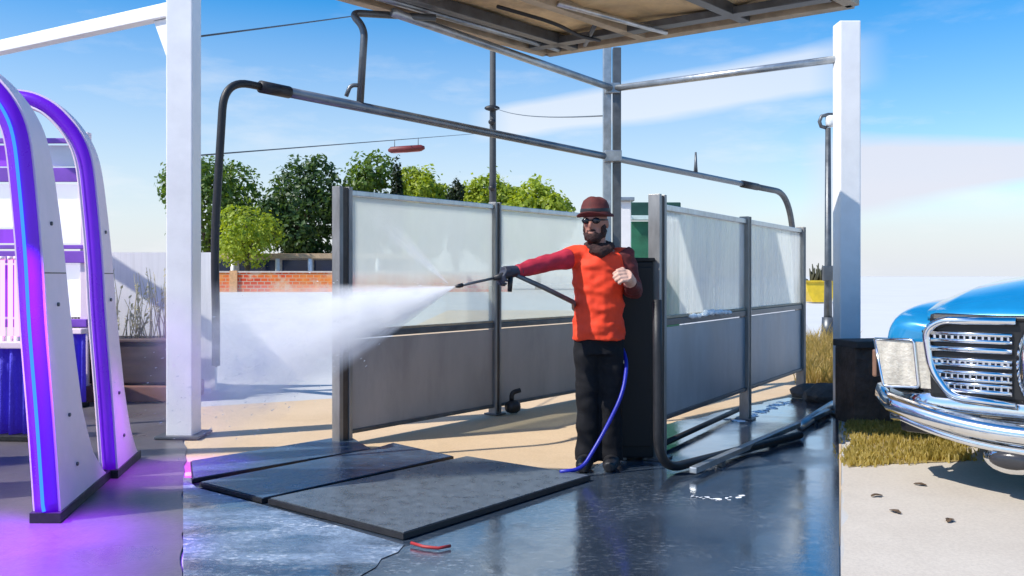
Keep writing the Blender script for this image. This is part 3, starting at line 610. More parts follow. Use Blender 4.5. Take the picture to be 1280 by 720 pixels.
bark = M('bark', (.10,.075,.05), .9, 0, .3, 4)
def tree(name, px, ytop, ybot, wpx, d, mat, label, nleaf=4200, ls=.46, cat='tree', group=None, lobes=9, trunk=.22):
    X = (px-640)/F*d; zt = CH+(HZ-ytop)/F*d; zb = max(.6, CH+(HZ-ybot)/F*d); R = wpx/F*d
    rnd = random.Random(int(px*13+ytop)); t = thing(name, label, cat, (X, d, 0), 0, group)
    H = zt-zb; cz = (zt+zb)/2
    mb = MB(); tops = []
    mb.tube([V(X,d,0), V(X+.1,d,zb*.6+.2), V(X-.05,d,zb+H*.35), V(X,d,zb+H*.7)], [trunk*1.3,trunk,trunk*.7,trunk*.25], 9)
    lob = [(V(X, d, cz), V(R*.62, R*.62, H*.46))]
    for k in range(lobes):
        a = 2*PI*k/lobes+rnd.uniform(-.3,.3); zz = zb+H*rnd.uniform(.16,.86); q = 1-abs((zz-cz)/H)*1.0
        c = V(X+math.cos(a)*R*.58*q, d+math.sin(a)*R*.58*q, zz); r = R*rnd.uniform(.28,.48)
        lob.append((c, V(r, r, r*rnd.uniform(.75,1.1)*min(1.3, H/(2*R)+.3))))
        mb.tube([V(X,d,zb+H*.15*rnd.random()+.1), V(X,d,cz).lerp(c, .4)-V(0,0,H*.1), c], [trunk*.5,trunk*.3,trunk*.1], 6)
    mb.build('trunk', bark, t)
    lf = MB(); vs = []; fs = []
    wts = [l[1].x*l[1].z for l in lob]
    for i in range(int(nleaf*1.35)):
        c, r = rnd.choices(lob, wts)[0]
        v = V(rnd.gauss(0,1), rnd.gauss(0,1), rnd.gauss(0,1)).normalized(); k = rnd.uniform(.55,1.0)**.5*(1+.10*rnd.gauss(0,1))
        p = c+V(v.x*r.x, v.y*r.y, v.z*r.z)*k
        if mnoise.noise(p*(1.1/ls*.42)) < -.30: continue
        nrm = (v+V(rnd.gauss(0,.7), rnd.gauss(0,.7), rnd.gauss(.3,.6))).normalized(); a = nrm.orthogonal().normalized(); b = nrm.cross(a)
        th = rnd.uniform(0, PI); a, b = a*math.cos(th)+b*math.sin(th), b*math.cos(th)-a*math.sin(th)
        s1_ = ls*rnd.uniform(.5,1.15); s2_ = s1_*rnd.uniform(.5,.9); n0 = len(vs)
        vs += [p-a*s1_*.6, p-b*s2_*.5+nrm*.05*s1_, p+a*s1_*.6, p+b*s2_*.5+nrm*.05*s1_]; fs.append((n0, n0+1, n0+2, n0+3))
    lf.add(vs, fs); lf.build('crown', mat, t, fix=False); return t
dk = leafmat('dark leaves', (.018,.05,.025), (.09,.16,.04)); md = leafmat('mid leaves', (.03,.08,.02), (.16,.25,.04)); lm = leafmat('lime leaves', (.15,.24,.02), (.42,.48,.05)); cy = leafmat('cypress leaves', (.010,.022,.012), (.03,.05,.02))
tree('broadleaf_tree', 262, 201, 345, 79, 84, md, 'dark leafy tree at far left above the brick wall', 7800, group='trees beyond the brick wall')
tree('broadleaf_tree', 372, 194, 338, 64, 82, dk, 'tall round dark green tree left of the left splash screen', 7800, group='trees beyond the brick wall')
tree('young_tree', 308, 252, 330, 46, 73.2, lm, 'small lime green tree with pale trunk in front of the low shop', 3300, .32, group='trees beyond the brick wall')
tree('broadleaf_tree', 455, 190, 335, 56, 84, md, 'mid green tree with pointed top right behind the front screen post', 6300, group='trees beyond the brick wall')
tree('cypress_tree', 496, 193, 335, 12, 80, cy, 'narrow dark cypress standing above the left splash screen', 2250, .3, group='trees beyond the brick wall', lobes=4)
tree('broadleaf_tree', 530, 206, 335, 46, 84, lm, 'bright yellow green tree right of the narrow cypress', 6000, group='trees beyond the brick wall')
tree('conifer_tree', 570, 220, 335, 17, 80, cy, 'small dark conifer between two yellow green trees', 2250, .3, group='trees beyond the brick wall', lobes=5)
tree('broadleaf_tree', 614, 212, 335, 51, 85, lm, 'yellow green tree behind the utility pole', 6300, group='trees beyond the brick wall')
tree('broadleaf_tree', 672, 220, 335, 51, 82, lm, 'low wide yellow green tree just left of the person', 6300, group='trees beyond the brick wall')

# ------------------------------------------------------------------ utility pole, wires, red marker
dP = 30.0; pp = P(616, 345, dP); pp.z = 0
t = thing('utility_pole', 'thin dark utility pole rising above the yellow green trees', 'pole', pp)
mb = MB(); mb.tube([pp, pp+V(0,0,11)], [.13,.09], 10); mb.build('pole', M('pole timber', (.06,.065,.07), .8), t)
mb = MB(); mb.bar(pp+V(-.9,-.12,10.6), pp+V(.9,-.12,10.6), .1, .1); mb.build('cross_arm', steel_d, t)
for z in (6.86, 6.4, 4.2): mb = MB(); mb.ell(pp+V(-.02,-.16,z), (.26 if z > 6.5 else .13,.12,.10), 10, 8); mb.build('insulator', black, t)
wirem = M('wire', (.10,.12,.14), .6, .2)
def wire(a, b, sag, label, r=.016):
    pts = [a.lerp(b, k/16)-V(0,0,sag*4*(k/16)*(1-k/16)) for k in range(17)]; mb = MB(); mb.tube(pts, r, 6); o = mb.build('power_line', wirem); return tag(o, label, 'cable', 'overhead lines on the utility pole'), pts
wire(V(-2.582,7.05,3.14), pp+V(-.6,-.12,10.62), .05, 'highest overhead line running from the white post up to the canopy edge', .009)
wa = V(-2.582,7.05,2.21); wb_ = pp+V(-.1,-.13,6.05)
wire(wa, wb_, .0, 'thin overhead line low above the trees with the red marker below it', .007)
wire(pp+V(.05,-.13,6.88), CO+V(-.04,.06,3.00), .12, 'overhead line going right from the utility pole to the steel columns', .009)
kq = (508-640)/F; tt = (kq*wa.y-wa.x)/((wb_.x-wa.x)-kq*(wb_.y-wa.y)); mk = wa.lerp(wb_, tt); ms = mk.y/30.4; mk = mk-V(0,0,.34*ms)
t = thing('cable_marker', 'dark red oblong marker hanging under the overhead line', 'marker', mk)
mkv = lambda x, y, z: mk+V(x,y,z)*ms
mb = MB(); mb.tube([mkv(-.62,0,-.05), mkv(-.52,0,-.03), mkv(0,0,.0), mkv(.5,0,.04), mkv(.62,0,.05)], [.04*ms,.11*ms,.12*ms,.11*ms,.05*ms], 12); bo = mb.build('body', M('dark red plastic', (.16,.02,.02), .5), t)
mb = MB(); mb.tube([mkv(-.45,-.02,-.12), mkv(.45,-.02,-.06)], .03*ms, 8); mb.build('underside', M('pink underside', (.6,.3,.3), .6), t)
for dx in (-.4, .4):
    hk_ = wa.lerp(wb_, tt+dx*ms*.02); mb = MB(); mb.tube([mkv(dx,0,.05), V(mkv(dx,0,0).x, mk.y+.0, mk.z+.34*ms+dx*ms*.12)], .012*ms, 6); mb.build('hanger', wirem, t)

# ------------------------------------------------------------------ background right of the bay
lp = G(1035, 430); 
t = thing('street_lamp', 'slim dark street lamp with a ring shaped head beyond the right screen', 'street lamp', lp)
zt = P(1035, 160, lp.y).z
mb = MB(); mb.tube([lp, lp+V(0,0,1.3), lp+V(0,0,zt)], [.085,.065,.05], 12); mb.build('pole', steel_d, t)
mb = MB(); mb.tube([lp+V(-.02,0,zt), lp+V(-.13,0,zt+.03), lp+V(-.16,0,zt+.12), lp+V(-.12,0,zt+.22), lp+V(.0,0,zt+.25), lp+V(.14,0,zt+.25)], .035, 10); mb.build('ring_arm', steel_d, t)
mb = MB(); mb.loft([[lp+V(.06+r*math.cos(2*PI*k/14), r*math.sin(2*PI*k/14), z) for k in range(14)] for z, r in ((zt+.02,.06), (zt+.06,.10), (zt+.20,.11), (zt+.23,.07))]); mb.build('lantern', M('lamp glass', (.7,.72,.72), .2), t)
mb = MB(); mb.box(lp+V(0,-.09,CH+.05), (.26,.10,.28), None, .02); mb.build('junction_box', steel_d, t)
mb = MB(); mb.tube([lp+V(0,0,0), lp+V(0,0,.5)], [.13,.11], 12); mb.build('base', steel_d, t)
# yellow skip
ds = 42.0; sxp = lambda px: (px-640)/F*ds
t = thing('skip', 'yellow skip with dark cuttings on top, behind the right screen end', 'skip', (sxp(1018), ds, 0))
a, b = sxp(1001), sxp(1037); yel = M('yellow paint', (.70,.48,.02), .45, 0, .15, 3, dirt=.25)
mb = MB(); mb.loft([[V(a+o,ds-.7,z), V(b-o*.4,ds-.7,z), V(b-o*.4,ds+.7,z), V(a+o,ds+.7,z)] for z, o in ((.06,.35), (.55,.1), (1.0,.0))], True, False); mb.build('hopper', yel, t)
mb = MB(); mb.bar(V(a-.04,ds-.72,1.03), V(b+.04,ds-.72,1.03), .08, .08); mb.build('rim', yel, t)
rn = random.Random(3); tw = MB()
for k in range(46):
    x = rn.uniform(a+.25, b-.1); p = V(x, ds+rn.uniform(-.4,.4), .95); q = p+V(rn.uniform(-.25,.25), 0, rn.uniform(.2,.62)*(1.5 if abs(x-sxp(1018)) < .25 else .8)); tw.tube([p, p.lerp(q,.6)+V(.03,0,0), q], [.05,.06,.02], 5)
cu = tw.build('cuttings', M('dark twigs', (.06,.06,.035), .9), t); cu['kind'] = 'stuff'
# green hut and white pillar behind the person
dh = 15.0; hx = lambda px: (px-640)/F*dh
t = thing('green_hut', 'small green hut with a flat pale roof edge seen between person and right screen', 'hut', (hx(806), dh, 0))
hx0, hx1 = hx(790), hx(850); zr = P(0, 272, dh).z
gm = M('dark green boards', (.02,.13,.07), .6, 0, .35, 5, .2, 20, dirt=.3, dirtcol=(.05,.22,.1))
mb = MB(); mb.box(((hx0+hx1)/2, dh+.6, zr/2-.03), (hx1-hx0, 1.1, zr-.06)); mb.build('wall', gm, t)
mb = MB(); mb.box(((hx0+hx1)/2, dh+.58, zr+.14), (hx1-hx0+.04, 1.12, .24), None, .02); mb.build('roof', M('deep green roof', (.01,.06,.045), .6), t)
mb = MB(); mb.box(((hx0+hx1)/2, dh+.0, zr+.0), (hx1-hx0+.10, .10, .07)); mb.build('fascia', M('pale trim', (.6,.75,.72), .6), t)
t = thing('white_pillar', 'white pillar with a flat grey cap right behind the steel columns', 'pillar', (hx(781), dh-.7, 0))
pz = P(0, 252, dh-.7).z; X = hx(780)*.953
mb = MB(); mb.box((X, dh-.7, pz/2), (.20, .20, pz), None, .01); mb.build('shaft', whitepaint, t)
mb = MB(); mb.box((X, dh-.7, pz+.03), (.30, .30, .06), None, .01); mb.build('cap', steel, t)

# dry grass
def grass(name, quad, n, h, mats, label):
    rn = random.Random(len(name)+n); mb = MB(); vs = []; fs = []
    for i in range(n):
        u_, v_ = rn.random(), rn.random(); p = quad[0].lerp(quad[1], u_).lerp(quad[3].lerp(quad[2], u_), v_)+V(rn.gauss(0,.035), rn.gauss(0,.035), 0)
        if mnoise.noise(V(p.x*1.7, p.y*1.7, 2)) < -.02 and rn.random() < .72: continue
        hh = h*rn.uniform(.35,1.2)*(1+.6*mnoise.noise(V(p.x*2, p.y*2, 5))); a = rn.uniform(0, PI); wv = V(math.cos(a), math.sin(a), 0)*.007; ln = V(rn.gauss(0,.3), rn.gauss(0,.3), 0)*hh; n0 = len(vs)
        b = V(p.x, p.y, .012); vs += [b-wv, b+wv, b+wv*.7+ln*.4+V(0,0,hh*.6), b-wv*.7+ln*.4+V(0,0,hh*.6), b+ln+V(0,0,hh)]; fs += [(n0,n0+1,n0+2,n0+3), (n0+3,n0+2,n0+4)]
    mb.add(vs, fs); o = mb.build(name, mats, fix=False); return tag(o, label, 'grass', kind='stuff')
straw = leafmat('dry straw', (.28,.19,.06), (.50,.37,.14)); olive = leafmat('olive straw', (.30,.24,.06), (.48,.38,.12))
grass('dry_grass', [G(1003,490), G(1062,492), G(1062,430), G(1004,432)], 6000, .30, straw, 'tall dry brown weeds beyond the end of the right screen')
grass('dry_grass', [G(1060,586), G(1209,577), G(1185,526), G(1060,532)], 9000, .055, olive, 'short olive dry grass strip beside the blue car')
# boulders at the foot of the weeds
stone = M('dark stone', (.10,.085,.075), .85, 0, .35, 8, .6, 20, .02)
for px, py, r, lb in ((1012, 497, .13, 'left dark stone at the edge of the dry weeds'), (1036, 502, .17, 'right dark stone at the edge of the dry weeds by the white column')):
    q = G(px, py); bm = bmesh.new(); bmesh.ops.create_icosphere(bm, subdivisions=3, radius=1)
    for v in bm.verts: v.co = V(v.co.x*r*1.5, v.co.y*r, v.co.z*r*.7)*(1+.25*mnoise.noise(v.co*1.6+V(px,0,0)))
    me = bpy.data.meshes.new('boulder'); bm.to_mesh(me); bm.free(); me.materials.append(stone); o = bpy.data.objects.new('boulder', me); COL.objects.link(o); o.location = q+V(0,0,r*.4); tag(o, lb, 'stone', 'stones along the dry weeds')
for px, py, a_, lb in ((1096,621,.3,'dark fallen leaf on the pale concrete nearest the white column'), (1119,641,1.9,'curled brown leaf on the pale concrete left of the car shadow'), (1187,652,.9,'flat brown leaf on the pale concrete in front of the car'), (1150,607,2.4,'small leaf on the pale concrete just below the grass strip')):
    q = G(px, py, .013); mb = MB(); ux, uy = V(math.cos(a_), math.sin(a_), 0), V(-math.sin(a_), math.cos(a_), 0); rr3 = [[q+ux*(.035*(k/4-1))*1.0+uy*o_*(.016*math.sin(PI*k/8))+V(0,0,.002+.010*abs(o_)*math.sin(PI*k/8)+zz) for k in range(9) for zz in ()] for o_ in ()]
    pts_ = [q+ux*.038*math.cos(2*PI*k/12)+uy*.018*math.sin(2*PI*k/12)*(1+.3*math.sin(3*k))+V(0,0,.004+.010*abs(math.sin(2*PI*k/12))) for k in range(12)]
    mb.prism(pts_, (0,0,.0015)); o = mb.build('fallen_leaf', M('dead leaf', (.09,.055,.03), .8), fix=True); tag(o, lb, 'leaf', 'dead leaves on the concrete')
# low dark wall beyond the car
wl0 = G(1062, 531); wl1 = V(8.6, 8.9, 0); wd = (wl1-wl0).normalized()
t = thing('low_wall', 'low dark brown stone wall behind the grass strip and the blue car', 'wall', wl0)
stonew = M('dark rubble stone', (.095,.066,.05), .9, 0, .5, 5, 1.0, 14, .03, dirt=.4, dirtcol=(.16,.11,.09))
mb = MB(); mb.bar(wl0+V(0,.12,.33), wl1+V(0,.12,.33), .3, .66, .02); mb.build('wall', stonew, t)
mb = MB(); mb.bar(wl0+V(0,.12,.685), wl1+V(0,.12,.685), .36, .06, .01); mb.build('coping', M('dark coping', (.075,.065,.06), .85, 0, .3), t)

# ------------------------------------------------------------------ blue car
chrome = M('chrome', (.82,.83,.84), .10, 1.0, .05, 10, .05, 25, .01, rvar=.04); 
paint = M('blue car paint', (.012,.24,.50), .25, .2, .12, 4, 0, coat=1.0, rvar=.03); darkg = M('dark grille', (.02,.02,.022), .4, .2)
lens = M('headlamp lens', (.62,.56,.46), .10, .25, .25, 14, .8, 26, .012, coat=1.0, stretch=(1,1.5,.3))
fc = V(2.95, 5.0, 0); hd = V(-.67,-.74,0).normalized(); rot = math.atan2(hd.y, hd.x)
tcar = thing('car', 'blue classic car with a large chrome grille parked at the right edge', 'car', fc, rot)
def Lc(x, y, z): return V(x, y, z)
class CB(MB):
    def put(s, name, mat, parent=None): return s.build(name, mat, parent or tcar, local=True)
# section outline (half) at stations along the length: (x, half width, sill z, belt z, crown z)
def carsec(x, hw, z0, zb, zc_, crown=.06, tuck=.04):
    half = [(0,z0), (hw*.75,z0), (hw-tuck,z0+.05), (hw,(z0+zb)*.5), (hw-.015,zb-.08), (hw-.06,zb-.015), (hw-.14,zb+.012), (hw*.62,zb-.005), (hw*.40,zc_-.012), (0,zc_)]
    return [V(x, y, z) for y, z in half]+[V(x, -y, z) for y, z in half[-2:0:-1]]
bd = CB(); bd.loft([carsec(*a) for a in ((-.04,.86,.50,.95,1.02), (-.10,.90,.44,1.02,1.07), (-.35,.91,.40,1.08,1.13), (-.9,.92,.40,1.11,1.20), (-1.5,.93,.34,1.12,1.24), (-2.7,.93,.30,1.12,1.24), (-3.4,.93,.30,1.09,1.14), (-4.3,.90,.36,1.02,1.08), (-4.75,.84,.45,.92,.98))]); body_o = bd.put('body', paint)
ss = body_o.modifiers.new('s', 'SUBSURF'); ss.levels = 2; ss.render_levels = 2
# bonnet, slightly proud, running forward into a chrome lip
hb = CB()
def hoodsec(x, hw, z, c): return [V(x, -hw, z-.03), V(x, -hw, z), V(x, -hw*.8, z+c*.55), V(x, -hw*.35, z+c*.95), V(x, 0, z+c), V(x, hw*.35, z+c*.95), V(x, hw*.8, z+c*.55), V(x, hw, z), V(x, hw, z-.03)]
hb.loft([hoodsec(x, hw, z, c) for x, hw, z, c in ((.06,.58,1.035,.015), (-.0,.60,1.06,.03), (-.25,.62,1.10,.065), (-.8,.66,1.15,.095), (-1.6,.70,1.19,.11), (-2.6,.74,1.19,.11))]); hb.put('bonnet', paint)
lb = CB(); lb.tube([V(.075, y, 1.03-.10*(abs(y)/.6)**4) for y in [-.6+.06*k for k in range(21)]], .018, 8); lb.put('bonnet_lip', darkg)
cabin = CB(); cabin.loft([[V(x0_, -w0, 1.10), V(x0_, w0, 1.10), V(x1_, w1, z1), V(x1_, -w1, z1)] for x0_, w0, x1_, w1, z1 in ((-2.75,.74,-3.15,.60,1.50), (-4.45,.74,-4.15,.60,1.50))], True, False); cabin.put('cabin_glass', navy)
rf_ = CB(); rf_.box((-3.65,0,1.52), (1.3,1.22,.05), None, .02); rf_.put('roof', paint)
# grille
gr = CB(); gr.box((.03, 0, .80), (.10, 1.14, .50), None, .03); gro = gr.put('grille', darkg)
def gbar(z, y0, y1, r=.012, x=.09): 
    r *= 1.25
    b = CB(); b.tube([V(x, y, z) for y in (y0, (y0+y1)/2, y1)], r, 8); b.build('bar', chrome, gro, local=True)
for s in (-1, 1):
    fr = CB(); fr.tube(bend([V(.10, s*.10, 1.015), V(.10, s*.50, 1.01), V(.09, s*.585, .945), V(.09, s*.55, .72), V(.10, s*.44, .565), V(.10, s*.10, .545)], .07, 6), .024, 10); fr.build('grille_frame', chrome, gro, local=True)
    for z, y, r in ((.935,.55,.012), (.895,.55,.012), (.845,.548,.016), (.785,.54,.011), (.755,.535,.011), (.712,.525,.013), (.672,.51,.010), (.645,.495,.010), (.608,.475,.013)): gbar(z, s*.12, s*y, r)
    for z0_, z1_, y1, w_, nm in ((.895,.935,.53,.014,'teeth'), (.755,.785,.52,.016,'teeth'), (.672,.712,.50,.012,'teeth'), (.608,.645,.455,.012,'teeth')):
        te = CB(); n = int((y1-.13)/.030)
        for k in range(n): te.box((.090, s*(.14+k*(y1-.14)/max(1,n-1)), (z0_+z1_)/2), (.022,w_*(1+.25*math.sin(k*2.3)),z1_-z0_), None, .004)
        te.build(nm, chrome, gro, local=True)
ap = CB(); ap.loft([[V(.0, y, .61), V(.055, y, .60), V(.075, y, .50), V(.06, y, .40), V(.0, y, .38)] for y in (-.80,-.5,0,.5,.80)]); ap.put('lower_apron', chrome)
ce = CB(); ce.ell((.10, 0, .78), (.08,.10,.24), 16, 12); ce.put('nose_emblem', chrome)
for s in (-1, 1):
    hl = CB(); hl.prism([V(.015, s*.885, .875), V(.015, s*.665, .875), V(.02, s*.635, .615), V(.02, s*.83, .605)], (.055,0,0)); h_ = hl.put('headlight', lens)
    dv2 = CB(); dv2.prism([V(.03, s*.645, .875), V(.03, s*.60, .875), V(.035, s*.545, .60), V(.035, s*.615, .60)], (.04,0,0)); dv2.build('inner_lens', lens, h_, local=True)
    hf = CB(); hf.tube(bend([V(.065, s*.89, .88), V(.075, s*.655, .885), V(.08, s*.625, .605), V(.07, s*.835, .595), V(.065, s*.89, .88)], .02, 4), .010, 8); hf.build('bezel', chrome, h_, local=True)
    sd = CB(); sd.box((.01, s*.895, .73), (.10,.03,.17), None, .012); sd.put('side_lamp', M('amber brown lamp', (.22,.12,.08), .3))
bu = CB(); rows = []
for k in range(31):
    y = -.93+1.86*k/30; q = 1-(abs(y)/.93)**2; x = .06+.17*q-(.16*max(0, abs(y)-.8)/.13); zc2 = .535-.13*q**1.2; h = .055
    rows.append([V(x-.05, y, zc2+h), V(x+.01, y, zc2+h), V(x+.045, y, zc2+h*.4), V(x+.05, y, zc2-h*.3), V(x+.015, y, zc2-h), V(x-.05, y, zc2-h)])
bu.loft(rows); bo_ = bu.put('bumper', chrome)
b2 = CB(); b2.tube([V(.045+.15*(1-(y/.8)**2), y, .44-.13*(1-(y/.8)**2)) for y in [-.78+1.56*k/24 for k in range(25)]], .026, 8); b2.put('bumper_lip', chrome)
for s in (-1, 1):
    st = CB(); st.tube([V(.03, s*.72, .47), V(.08, s*.52, .40), V(.14, s*.32, .37)], .025, 8); st.put('bumper_stay', chrome)
    fg = CB(); fg.ell((.15, s*.10, .255), (.07,.155,.085), 18, 12); f_ = fg.put('fog_lamp', chrome)
    f2 = CB(); f2.ell((.20, s*.10, .255), (.03,.115,.05), 14, 10); f2.build('lens', M('orange lens', (.04,.04,.045), .15), f_, local=True)
va = CB(); va.box((-.05, 0, .40), (.2, 1.5, .16), None, .04); va.put('valance', darkg)
for x in (-1.55, -3.9):
    for s in (-1, 1):
        wb = CB(); wp = V(x, s*.62, .325)
        prof = [(.19,-.09), (.29,-.10), (.322,-.07), (.325,0), (.322,.07), (.29,.10), (.19,.09)]
        wb.loft([[V(wp.x+r*math.cos(a), wp.y+o, wp.z+r*math.sin(a)) for r, o in prof] for a in [2*PI*k/28 for k in range(29)]], False); wo_ = wb.put('wheel', black)
        rm = CB(); rm.tube([wp+V(0,-.07,0), wp+V(0,.07,0)], .195, 20); rm.build('rim', chrome, wo_, local=True)

# ------------------------------------------------------------------ left: light arches of a tunnel wash
lilacp = M('pale lilac shell', (.90,.72,.80), .4, 0, .06, 3, .05, 30, dirt=.15, dirtcol=(.5,.42,.5))
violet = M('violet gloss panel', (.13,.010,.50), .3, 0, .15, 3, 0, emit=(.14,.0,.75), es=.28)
ledm = emitter('blue light strip', (.02,.11,1.0), 3.2)
ax = V(-.19,.98,0).normalized()
PROF = [(0,0), (-.035,.5), (-.075,1.0), (-.095,1.35), (-.125,1.70), (-.16,1.98), (-.225,2.145), (-.335,2.285), (-.46,2.375), (-.62,2.42), (-.95,2.43)]
PROF = PROF+[(-1.9-x, z) for x, z in PROF[-2::-1]]
def dep(z):
    tb_ = [(0,1.0), (.1,.82), (.25,.64), (.5,.52), (1.27,.40), (1.8,.33), (2.2,.24), (2.5,.2)]
    for (a, x), (b, y) in zip(tb_, tb_[1:]):
        if z <= b: return x+(y-x)*(z-a)/(b-a)
    return .2
def densify(pr, n=4):
    out = []
    for i in range(len(pr)-1):
        p0 = pr[max(0, i-1)]; p1 = pr[i]; p2 = pr[i+1]; p3 = pr[min(len(pr)-1, i+2)]
        for k in range(n):
            t = k/n; f = lambda a, b, c, d: .5*((2*b)+(-a+c)*t+(2*a-5*b+4*c-d)*t*t+(-a+3*b-3*c+d)*t**3)
            out.append((f(p0[0], p1[0], p2[0], p3[0]), max(0, f(p0[1], p1[1], p2[1], p3[1]))))
    out.append(pr[-1]); return out
PR = densify(PROF)
def inner(pr, off):
    out = []
    for i, (x, z) in enumerate(pr):
        a = pr[max(0, i-1)]; b = pr[min(len(pr)-1, i+1)]; tx, tz = b[0]-a[0], b[1]-a[1]; l = math.hypot(tx, tz) or 1
        nx, nz = -tz/l, tx/l
        out.append((x+nx*off, max(0, z+nz*off)))
    return out
def arch(label, base, scale=1.0, led=True, fw=.142):
    t = thing('light_arch', label, 'arch', base, 0, 'light arches of the wash tunnel')
    I = inner(PR, fw)
    for i in range(len(I)):
        if i in (0, len(I)-1): I[i] = (I[i][0], 0)
    q = lambda x, z, s, d0=0.0: base+V(x, 0, z+.02)+ax*(s*1.0+d0)
    sh = MB(); rows = []
    for (x, z), (xi, zi) in zip(PR, I):
        d = dep(z)*scale; rows.append([q(x, z, .012), q(x, z, d), q(xi, zi, d*.9), q(xi, zi, .012)])
    sh.loft(rows, True, True); s_ = sh.build('shell', lilacp, t)
    ed = s_.modifiers.new('e', 'EDGE_SPLIT'); ed.split_angle = math.radians(40)
    fa = MB(); rows = []
    I2 = inner(PR, .012); I3 = inner(PR, fw-.012)
    for (x, z), (x2, z2), (xi, zi) in zip(PR, I2, I3): rows.append([q(x2, z2, .0), q((x2+xi)/2, (z2+zi)/2, -.022), q(xi, zi, .0), q(xi, zi, .02), q(x2, z2, .02)])
    fa.loft(rows, True, True); f_ = fa.build('face', violet, t)
    I4 = inner(PR, .078 if led else fw-.006); le = MB(); le.tube([q(x, max(z, .05), -.025) for x, z in I4], .0085, 8); le.build('led_strip' if led else 'trim', ledm if led else lilacp, f_)
    for zb_ in (.16, .55, 1.05, 1.55):
        xs_ = min(range(len(PR)//2), key=lambda i_: abs(PR[i_][1]-zb_)); x, z = PR[xs_]; dd = dep(z)*scale
        sm_ = MB(); pq = q(x+.001, z, dd*.5); sm_.tube([pq, pq+V(.007,0,0)], .011, 10); sm_.build('bolt', steel_d, s_)
    sm_ = MB(); j0 = min(range(len(PR)//2), key=lambda i_: abs(PR[i_][1]-1.28)); x, z = PR[j0]; sm_.bar(q(x+.0005, z, .02), q(x+.0005, z, dep(z)*scale-.01), .003, .006); sm_.build('seam', postdark, s_)
    for b, e in ((0, 6), (len(PR)-7, len(PR)-1)):
        ft = MB(); x = PR[b if b == 0 else e][0]; sgn = 1 if b == 0 else -1; xi = x-sgn*.15; d = dep(0)*scale
        ft.prism([q(x+sgn*.008, -.008, -.03), q(x+sgn*.008, -.008, d+.01), q(xi, -.008, d*.92), q(xi, -.008, -.03)], (0,0,.05)); ft.build('foot', black, t)
    return t
A0 = V(-2.312, 4.59, 0)
arch('nearest light arch, violet with a bright blue light strip and pale flared leg', A0)
arch('second violet light arch, set behind the nearest arch and shorter in its leg', A0+ax*1.03+V(.045,0,0), .62, False, .105)
# wash curtains
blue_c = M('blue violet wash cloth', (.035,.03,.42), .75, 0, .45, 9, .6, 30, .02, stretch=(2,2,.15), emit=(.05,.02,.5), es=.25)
def curtain(label, a, b, h, n, z0=.06):
    t = thing('wash_curtain', label, 'curtain', a, 0, 'blue wash curtains inside the tunnel')
    d = (b-a); nn = V(-d.y, d.x, 0).normalized(); m = 140; rows = []
    for z in (z0, z0+h*.3, z0+h*.65, z0+h):
        f = 1-.4*(z-z0)/h
        rows.append([a+d*(k/m)+nn*(.035*f*math.sin(k*2*PI*n/m)+.02*f*math.sin(k*2*PI*n*.37/m+2))+V(0,0,z) for k in range(m+1)])
    mb = MB(); vs = [p for r in rows for p in r]; fs = []
    for i in range(3):
        for k in range(m): fs.append((i*(m+1)+k, i*(m+1)+k+1, (i+1)*(m+1)+k+1, (i+1)*(m+1)+k))
    mb.add(vs, fs, True); o = mb.build('cloth', blue_c, t); s = o.modifiers.new('s', 'SOLIDIFY'); s.thickness = .012
    mb = MB(); mb.bar(a+V(0,0,z0+h+.02), b+V(0,0,z0+h+.02), .10, .05, .008); mb.build('rail', lilacp, t)
    mb = MB(); mb.bar(a+V(0,0,.035), b+V(0,0,.035), .14, .045, .008); mb.build('kerb', black, t)
curtain('front blue wash curtain seen left of the nearest arch leg', V(-5.2,6.95,0), V(-3.62,6.87,0), .66, 17)
curtain('rear blue wash curtain seen between the two arch legs', V(-4.75,8.75,0), V(-4.10,8.60,0), .66, 8)
# side rack: white panels with violet rails
t = thing('panel_rack', 'white panelled rack with violet rails behind the arches', 'rack', (-5.2, 9.0, 0))
for x in (-6.4,-4.88,-4.28): mb = MB(); mb.box((x, 9.0, 1.36), (.08,.08,2.70), None, .008); mb.build('upright', lilacp, t)
glowpanel = M('white panel with added glow', (.85,.85,.87), .5, 0, .04, 3, 0, emit=(.95,.92,1.0), es=.45)  # emission added to the white panels, nothing behind them
vio2 = M('violet rail', (.25,.09,.55), .4, 0, .15, 4)
for z, hh in ((.80,.08), (1.46,.12), (1.56,.04), (2.28,.14), (2.62,.05)): mb = MB(); mb.bar(V(-6.36,8.95,z), V(-4.24,8.95,z), .05, hh, .006); mb.build('rail', vio2, t)
vio3 = M('violet panel with added glow', (.22,.05,.45), .5, 0, .25, 3, 0, emit=(.24,.03,.75), es=.5, stretch=(3,1,.2))  # the tunnel's purple glow put into the violet panels
for x0_, x1_, z0_, z1_, mt in ((-4.83,-4.33,.86,1.38,glowpanel), (-4.83,-4.33,1.60,2.19,glowpanel), (-4.83,-4.33,2.37,2.58,whitepaint), (-6.35,-4.93,.86,1.38,vio3), (-6.35,-4.93,1.60,1.74,vio3), (-6.35,-4.93,1.76,2.19,glowpanel), (-6.35,-4.93,2.37,2.58,vio3)):
    mb = MB(); mb.box(((x0_+x1_)/2, 9.0, (z0_+z1_)/2), (x1_-x0_, .02, z1_-z0_)); mb.build('panel', mt, t)
